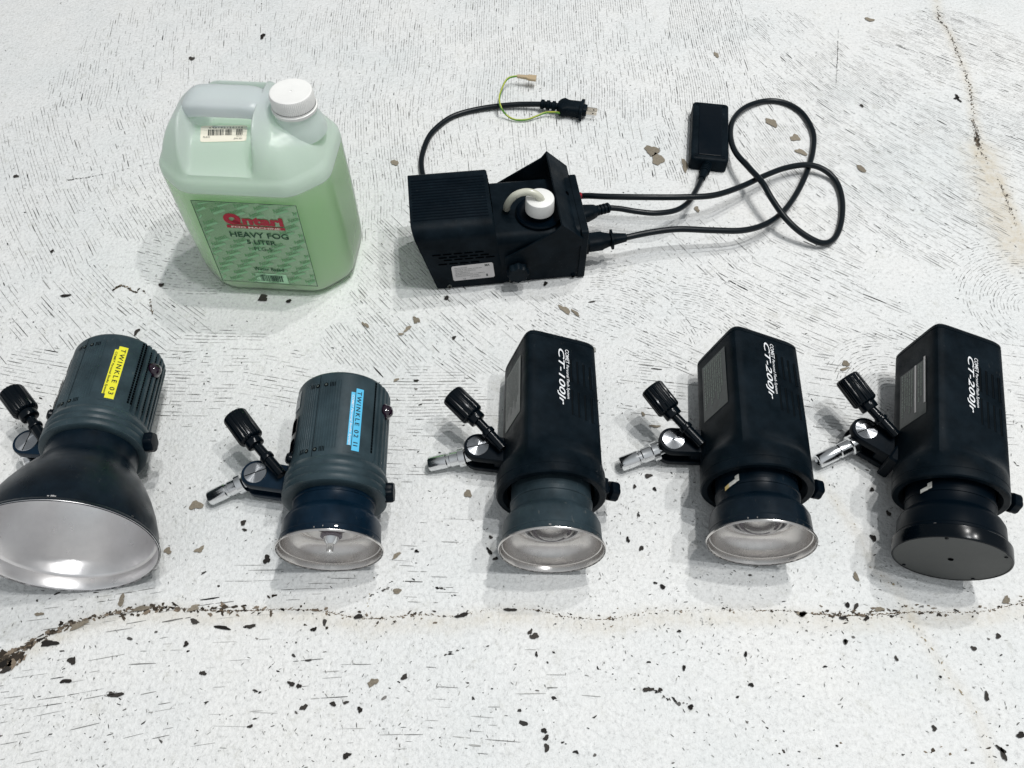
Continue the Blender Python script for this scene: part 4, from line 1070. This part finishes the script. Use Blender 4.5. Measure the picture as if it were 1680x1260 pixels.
B, TRING0, TRING1 = .0472, .064, .092
def ct_head(label, c, yaw, tilt, roll, px, model, refl, lens, plate_mode, tape, k=1.0, LREAR=.270):
    P, a, S, U = frame(c, yaw, tilt, roll, k)
    g0 = P(.14, 0, 0); g0.z = 0
    root = thing('strobe_head', label, 'strobe head', g0, 'square black strobe heads lying on the floor')
    secs = []
    RR = .0620
    mb = MB()
    for t_, cc_ in ((TRING0 + .004, None),): pass
    ring = lambda t_, r_: [P(t_, r_ * math.cos(2 * math.pi * k / 96), r_ * math.sin(2 * math.pi * k / 96)) for k in range(96)]
    secs += [ring(TRING0 + .006, .0495), ring(TRING0, .0545), ring(TRING0, RR - .0015), ring(TRING0 + .0015, RR)]
    secs += [ring(TRING0 + .010, RR), ring(TRING0 + .0104, RR - .0004), ring(TRING0 + .0112, RR - .0004), ring(TRING0 + .0116, RR), ring(TRING1 - .002, RR)]
    for t_, circ in ((.0935, .97), (.097, .84), (.102, .58), (.107, .32), (.112, .13), (.117, .04), (.122, 0)):
        secs.append(rsq(P, t_, B, RR - .001, circ))
    for t_, b_ in ((.140, B), (.258, B - .0006), (.2585, B - .0012), (.2595, B - .0012), (.260, B - .0006), (.264, B - .0010), (.268, B - .0035), (.2695, B - .007), (.270, B - .012)):
        secs.append(rsq(P, t_ if t_ < .2 else t_ - .270 + LREAR, b_, 0, 0))
    for i_, s_ in enumerate(secs):
        if len(s_) != 96: secs[i_] = s_
    body = mb.loft(secs, False, True).build('body', M['black'], root, 28)
    # vents on the logo face
    for g, (t0_, t1_) in enumerate(((.232, .198), (.186, .150))):
        vt = MB()
        for k in range(4):
            p_ = .0095 + .0082 * k; tt0, tt1 = t0_ - .002 * k, t1_ - .002 * k
            vt.box(P((tt0 + tt1) / 2, p_, B - .0002), a * ((tt0 - tt1) / 2), S * .0010, U * .0004, .0003)
            vt.box(P((tt0 + tt1) / 2, p_ + .0022, B - .0001), a * ((tt0 - tt1) / 2), S * .0009, U * .0006, .0004, 1)
        vt.build('vent_grille', [M['vent'], M['black']], body, 0)
    lg = MB()
    tl, pl_ = .246, -.009
    top = lambda x, y: P(tl - x, pl_ + y, B + .0006)
    text_on(lg, model, top, width=.083, height=.0100, x0=.002, y0=0, shear=.28, offset=.009)
    text_on(lg, 'COMET', top, width=.0215, height=.0048, x0=.0015, y0=.0112, offset=.006, shear=.1)
    text_on(lg, 'Personal Flash System', top, width=.050, height=.0044, x0=.0250, y0=.0112, offset=.004, shear=.15)
    lg.build('lettering', M['ink'], body, 0)
    # specification plate on the left face
    sp2 = MB(); side = lambda x, y, l=.0006: P(.238 - x, -B - l, .026 - y)
    def rect3(x0, y0, x1, y1, l, mi): sp2.add([side(x0, y0, l), side(x1, y0, l), side(x1, y1, l), side(x0, y1, l)], [(0, 1, 2, 3)], mi)
    rect3(0, 0, .082, .052, .0003, 0)
    if plate_mode == 'frame':
        for q_ in ((0, 0, .082, .0005), (0, .0515, .082, .052), (0, 0, .0006, .052), (.0814, 0, .082, .052)): rect3(*q_, .0006, 1)
    if plate_mode == 'bars':
        rect3(-.004, .001, .066, .0042, .0006, 2); rect3(.0, .019, .072, .0222, .0006, 2)
    if plate_mode in ('bars', 'text', 'frame'):
        lines = ['CAUTION: HIGH VOLTAGE INSIDE', 'DO NOT OPEN THE CASE', 'USE ONLY WITH SPECIFIED', 'CONNECT BEFORE POWER ON', 'DISCHARGE BEFORE REMOVING', 'KEEP AWAY FROM WATER AND', 'LET THE TUBE COOL DOWN', 'READ INSTRUCTIONS FIRST', 'MADE IN JAPAN']
        for i, s in enumerate(lines):
            yy = .008 + i * .0046
            if plate_mode == 'bars' and .015 < yy < .0235: continue
            text_on(sp2, s, lambda x, y: side(x, y, .0006), width=.050 + .014 * ((i * 7) % 3) / 2, height=.0028, x0=.003, y0=yy, offset=.02, mi=1 if plate_mode != 'frame' else 3)
    sp2.build('specification_plate', [M['plate'], mat('plate_print', (.24, .29, .25), .5), M['sticker'], mat('faded_print', (.07, .09, .08), .6)], body, 0)
    rfl = reflector(P, root, 'small', refl, .0594 if lens else .0574)
    if lens:
        lb = MB(); R5 = .0612
        rlathe(lb, P, [(.004, .0590), (.0045, R5 - .0008), (.0035, R5), (-.010, R5), (-.0115, R5 - .0006), (-.012, R5 - .0018), (-.0118, R5 - .0022)], mi=0)
        rlathe(lb, P, [(-.0112, R5 - .0015), (-.0112, .002), (-.0105, .0016), (-.0102, .0003)], mi=1, cap1=True)
        lid = lb.build('lens_lid', [M['gloss'], M['lid']], root, 35)
        for q_ in (55, 130, 245, 330, ):
            an = math.radians(q_)
            MB().lathe(P(-.0112, .0555 * math.cos(an), .0555 * math.sin(an)), a, [(0, .0018), (.0012, .0016), (.0015, .0006)], 16, False, True).build('rivet', M['gloss'], lid, 40)
        MB().lathe(P(-.0108, 0, 0), a, [(0, .0030), (.0012, .0026), (.0013, .0002)], 16, False, True).build('hole_plug', M['hole'], lid, 40)
    else:
        glass_dome(P, root, .0315, .027, .017)
        MB_ = MB(); rlathe(MB_, P, [(.0312, .0335), (.0265, .0325), (.0260, .0300), (.0310, .0275)], 64); MB_.build('tube_collar', M['chrome'], root, 50)
    if tape:
        tp = MB(); R_ = .0474 if not lens else .0492
        for (a0, a1, t0_, t1_, mi) in ((152, 163, .053, .058, 0), (147, 153, .055, .063, 0), (162, 170, .050, .055, 1))[:tape]:
            vs = [P(t_ - (q_ - a0) * .0003, R_ * math.cos(math.radians(q_)), R_ * math.sin(math.radians(q_))) for q_ in [a0 + (a1 - a0) * k / 4 for k in range(5)] for t_ in (t0_, t1_)]
            tp.add(vs, [(2 * k, 2 * k + 1, 2 * k + 3, 2 * k + 2) for k in range(4)], mi)
        tp.build('tape_scrap', [mat('old_tape', (.50, .50, .47), .5, cvar=.3, cscale=200), mat('yellow_tape', (.55, .42, .18), .5)], rfl, 0)
    lock_knob(P, root, .082, .0630, .010)
    arm_set(root, px, a, S, U, P, .136)
    return P, root, a, S, U

def fix_len(ring_list): return ring_list
PX3 = dict(disc=(784, 731), base=(822, 732), k0=(777, 682.5), k1=(741, 647), s0=(757, 750), s1=(704, 762), slot=2)
PX4 = dict(disc=(1105, 720.8), base=(1148, 725), k0=(1099, 674), k1=(1068, 635), s0=(1073, 741), s1=(1018, 762), slot=3)
PX5 = dict(disc=(1421.5, 704.4), base=(1466, 710), k0=(1421, 662), k1=(1388, 619), s0=(1397, 730), s1=(1341, 757), slot=4)
P3, h3, a3, S3v, U3 = ct_head('black square strobe head with an open blue-grey reflector, marked CT-100Jr', (.0430, .3140, .0620), -.016, .045, .335, PX3, 'CT-100Jr', M['bluegrey'], False, 'frame', 0)
tb = MB(); pz = P3(.262, .0435, .040)
tb.box(pz, S3v * .004, U3 * .0015, a3 * .004, .001); tb.build('tape_scrap', mat('clear_tape', (.35, .35, .32), .4, trans=.3), h3, 30)
ct_head('black square strobe head with an open navy reflector and white tape scrap, marked CT-200Jr', (.2700, .3225, .0618), -.107, .022, .335, PX4, 'CT-200Jr', M['navyd'], False, 'text', 3, LREAR=.263)
ct_head('black square strobe head closed by a round grey lens lid, rightmost of the row', (.4745, .3165, .0595), -.270, -.045, .205, PX5, 'CT-200Jr', M['satin'], True, 'bars', 2, k=.945, LREAR=.288)

# ------------------------------------------------ round grey heads
def twinkle(label, c, yaw, tilt, roll, px, t0, L, kind, Rr, lab_mat, word, omat, small_lines, blue):
    P, a, S, U = frame(c, yaw, tilt, roll)
    g0 = P(L * .5, 0, 0); g0.z = 0
    root = thing('strobe_head', label, 'strobe head', g0, 'round slate strobe heads lying on the floor')
    R = .0552 if kind == 'small' else .0530; n = 720
    D = lambda th: math.degrees(th)
    def groove(deg, t):    # deg from the top, positive to the right
        x = (deg + 180) % 360 - 180
        s = (t - t0) / (L - t0)
        if s < .22: return 0
        if -42 < x < 8 and .28 < s < .90: return .0005 * (1 if (x * 1.0) % 3.2 < 1.0 else 0)
        if 56 < x < 150: return .0026 * (1 if (x + 2) % 9.5 < 4.6 else 0) * sst(.22, .26, s) * (1 if s < .985 else .6)
        return 0
    T_ = []
    prof = [(t0, R - .004), (t0, R + .001), (t0 + .001, R + .0028)]
    rings = []
    k0 = t0 + .003
    for k in range(28):
        s = k / 27; t_ = k0 + s * .026
        prof.append((t_, R + .0030 - .0006 * s + .0013 * abs(math.sin(math.pi * 3.0 * s)) - .0008))
    prof += [(t0 + .0305, R + .0010), (t0 + .0315, R + .0002)]
    for s in [.225, .24, .26, .279, .281, .4, .55, .7, .85, .899, .901, .93, .96]: 
        t_ = t0 + s * (L - t0)
        if t_ > prof[-1][0]: prof.append((t_, R))
    prof += [(L - .006, R - .0002), (L - .003, R - .0012), (L - .0012, R - .0030), (L, R - .006)]
    for t_, r_ in prof:
        ring_ = []
        for k in range(n):
            an = 2 * math.pi * k / n; deg = math.degrees(an)
            rr_ = r_ - groove(deg, t_) ; ring_.append(P(t_, rr_ * math.sin(an), rr_ * math.cos(an)))
        rings.append(ring_)
    body = MB().loft(rings, True, True).build('body', M['grey'], root, 30)
    cyl_ = lambda deg, t_, l=.0006: P(t_, (R + l) * math.sin(math.radians(deg)), (R + l) * math.cos(math.radians(deg)))
    def patch(mb, d0_, d1_, ta, tb_, l, mi=0, n_=10):
        vs = [cyl_(d0_ + (d1_ - d0_) * k / n_, t_, l) for k in range(n_ + 1) for t_ in (ta, tb_)]
        mb.add(vs, [(2 * k, 2 * k + 1, 2 * k + 3, 2 * k + 2) for k in range(n_)], mi)
    # seam, perforations
    sm = MB(); patch(sm, -19.6, -19.0, t0 + .031, L - .006, .0003, 0, 2); sm.build('seam_line', M['hole'], body, 0); sm = MB()
    for ta in (.145, .70 + .21):
        pass
    for j in range(2 if kind == 'big' else 1):
        for k in range(26):
            tt = t0 + (.30 + .66 * k / 26) * (L - t0); patch(sm, 50 + j * 4, 52.6 + j * 4, tt, tt + .0030, .0004, 0, 1)
    if kind == 'big':
        for j in range(4):
            for k in range(26):
                tt = t0 + (.30 + .62 * k / 26) * (L - t0); patch(sm, 63.5 + j * 9.5, 65.5 + j * 9.5, tt, tt + .0024, .0003, 0, 1)
    sm.build('perforations', M['hole'], body, 0)
    for tt, cents in ((L - .020, (-22, -11)), (t0 + .040, (-27, -16))):
        sm = MB()
        for d_ in cents:
            vs = [cyl_(d_ + 2.6 * math.cos(q), tt + .0025 * math.sin(q), .0004) for q in [2 * math.pi * k / 14 for k in range(14)]]; sm.add(vs, [tuple(range(14))], 0)
            vs = [cyl_(d_ + 1.5 * math.cos(q), tt + .0014 * math.sin(q), .0007) for q in [2 * math.pi * k / 10 for k in range(10)]]; sm.add(vs, [tuple(range(10))], 1)
        for k in range(4):
            patch(sm, cents[1] + 5 + k * 1.8, cents[1] + 5.8 + k * 1.8, tt - .003, tt + .003, .0004, 0, 1); patch(sm, cents[0] - 5 - k * 1.8, cents[0] - 4.2 - k * 1.8, tt - .002, tt + .004, .0004, 0, 1)
        sm.build('screw_recess', [M['hole'], M['inkdull']], body, 0)
    # name label
    lt_ = MB(); tA, tB = L - .024, L - .024 - .082
    patch(lt_, 17, 37, tA + .003, tB - .003, .0004, 2)
    if kind != 'big': patch(lt_, 25.5, 34.5, tA, tB, .0008, 0)
    else: patch(lt_, 24, 34.5, tA, tB, .0008, 0)
    patch(lt_, 20.0, 24.6, tA - .006, tB + .006, .0008, 0)
    lb_ = lt_.build('name_label', [lab_mat, M['ink'], M['grey']], body, 40)
    fn = lambda x, y: cyl_(25.8 + math.degrees(y / R), tA - .004 - x, .0013)
    lt2 = MB(); text_on(lt2, word, fn, width=.072, height=.0052, x0=0, y0=.0010, mi=0, offset=.008, spacing=1.35)
    fn2 = lambda x, y: cyl_(20.2 + math.degrees(y / R), tA - .010 - x, .0013)
    text_on(lt2, small_lines, fn2, width=.066, height=.0030, x0=0, y0=.0004, mi=1, offset=.01, shear=.2)
    lt2.build('lettering', [M['dark_ink'], M['ink'] if kind != 'big' else M['dark_ink']], lb_, 0)
    # sensor dome
    o = cyl_(76, L - .034, -.001); nn_ = (cyl_(76, L - .034, .01) - o).normalized()
    MB().lathe(o, nn_, [(0, .0095), (.002, .0095), (.003, .0082)], 32).lathe(o, nn_, [(.003, .0082), (.006, .0070), (.0085, .0045), (.0095, .0004)], 32, False, True).build('sensor_dome', M['purple'], body, 50)
    # inlet on the left side
    il = MB(); patch(il, -70, -50, L - .048, L - .098, .0012, 0)
    patch(il, -67, -53, L - .052, L - .070, .0016, 1); patch(il, -66, -54, L - .078, L - .094, .0016, 1)
    il.build('inlet_panel', [M['gloss'], M['hole']], body, 30)
    sl = MB(); patch(sl, -72, -52, L - .014, L - .038, .0006, 0); sl.build('foil_label', mat('foil_label', (.30, .32, .33), .4, cvar=.5, cscale=200), body, 30)
    o = cyl_(-62, t0 + .045, 0); nn_ = (cyl_(-62, t0 + .045, .01) - o).normalized()
    MB().lathe(o, nn_, [(0, .0068), (.003, .0066), (.005, .0045), (.0055, .0003)], 32, False, True).build('side_screw', M['gloss'], body, 40)
    rfl = reflector(P, root, kind, omat, Rr)
    if kind == 'small':
        lm = MB(); rlathe(lm, P, [(.046, .0115), (.022, .0118), (.017, .0118), (.0150, .0090)], 32, cap1=True); lm.build('flash_tube', M['tube'], root, 40)
        l2 = MB(); rlathe(l2, P, [(.0155, .0088), (.011, .0068), (.008, .0042), (.0030, .0042), (-.001, .0034), (-.002, .0005)], 32, cap1=True); l2.build('tube_tip', M['chrome'], root, 40)
        MB_ = MB(); rlathe(MB_, P, [(.0312, .0330), (.0260, .0320), (.0255, .0300), (.0310, .024)], 64); MB_.build('tube_collar', M['silver'], root, 50)
    else:
        glass_dome(P, root, .098, .022, .016)
    lock_knob(P, root, t0 + .012, .0510, -.002)
    arm_set(root, px, a, S, U, P, t0 + .040, blue=blue)
    return P, root
PX2 = dict(disc=(418.8, 775.4), base=(459, 775), k0=(414, 722), k1=(384, 681), s0=(394, 794), s1=(344, 818), slot=3.5)
PX1 = dict(disc=(44, 724), base=(70, 718), k0=(44, 677), k1=(17.5, 642), s0=(50, 748), s1=(60, 790), slot=22)
twinkle('round slate strobe head with a light blue name strip and a short navy reflector', (-.1973, .3155, .0582), .0378, .004, 0, PX2, .057, .2020, 'small', .0570, M['cyan'], 'TWINKLE 02 II', M['navy'], 'COMET Personal Studio System', True)
twinkle('round slate strobe head with a yellow name strip and wide bowl reflector', (-.4650, .3050, .0910), .118, .134, 0, PX1, .122, .2700, 'big', .0910, M['yellow'], 'TWINKLE 03', M['navyd'], 'COMET Personal Studio System', True)
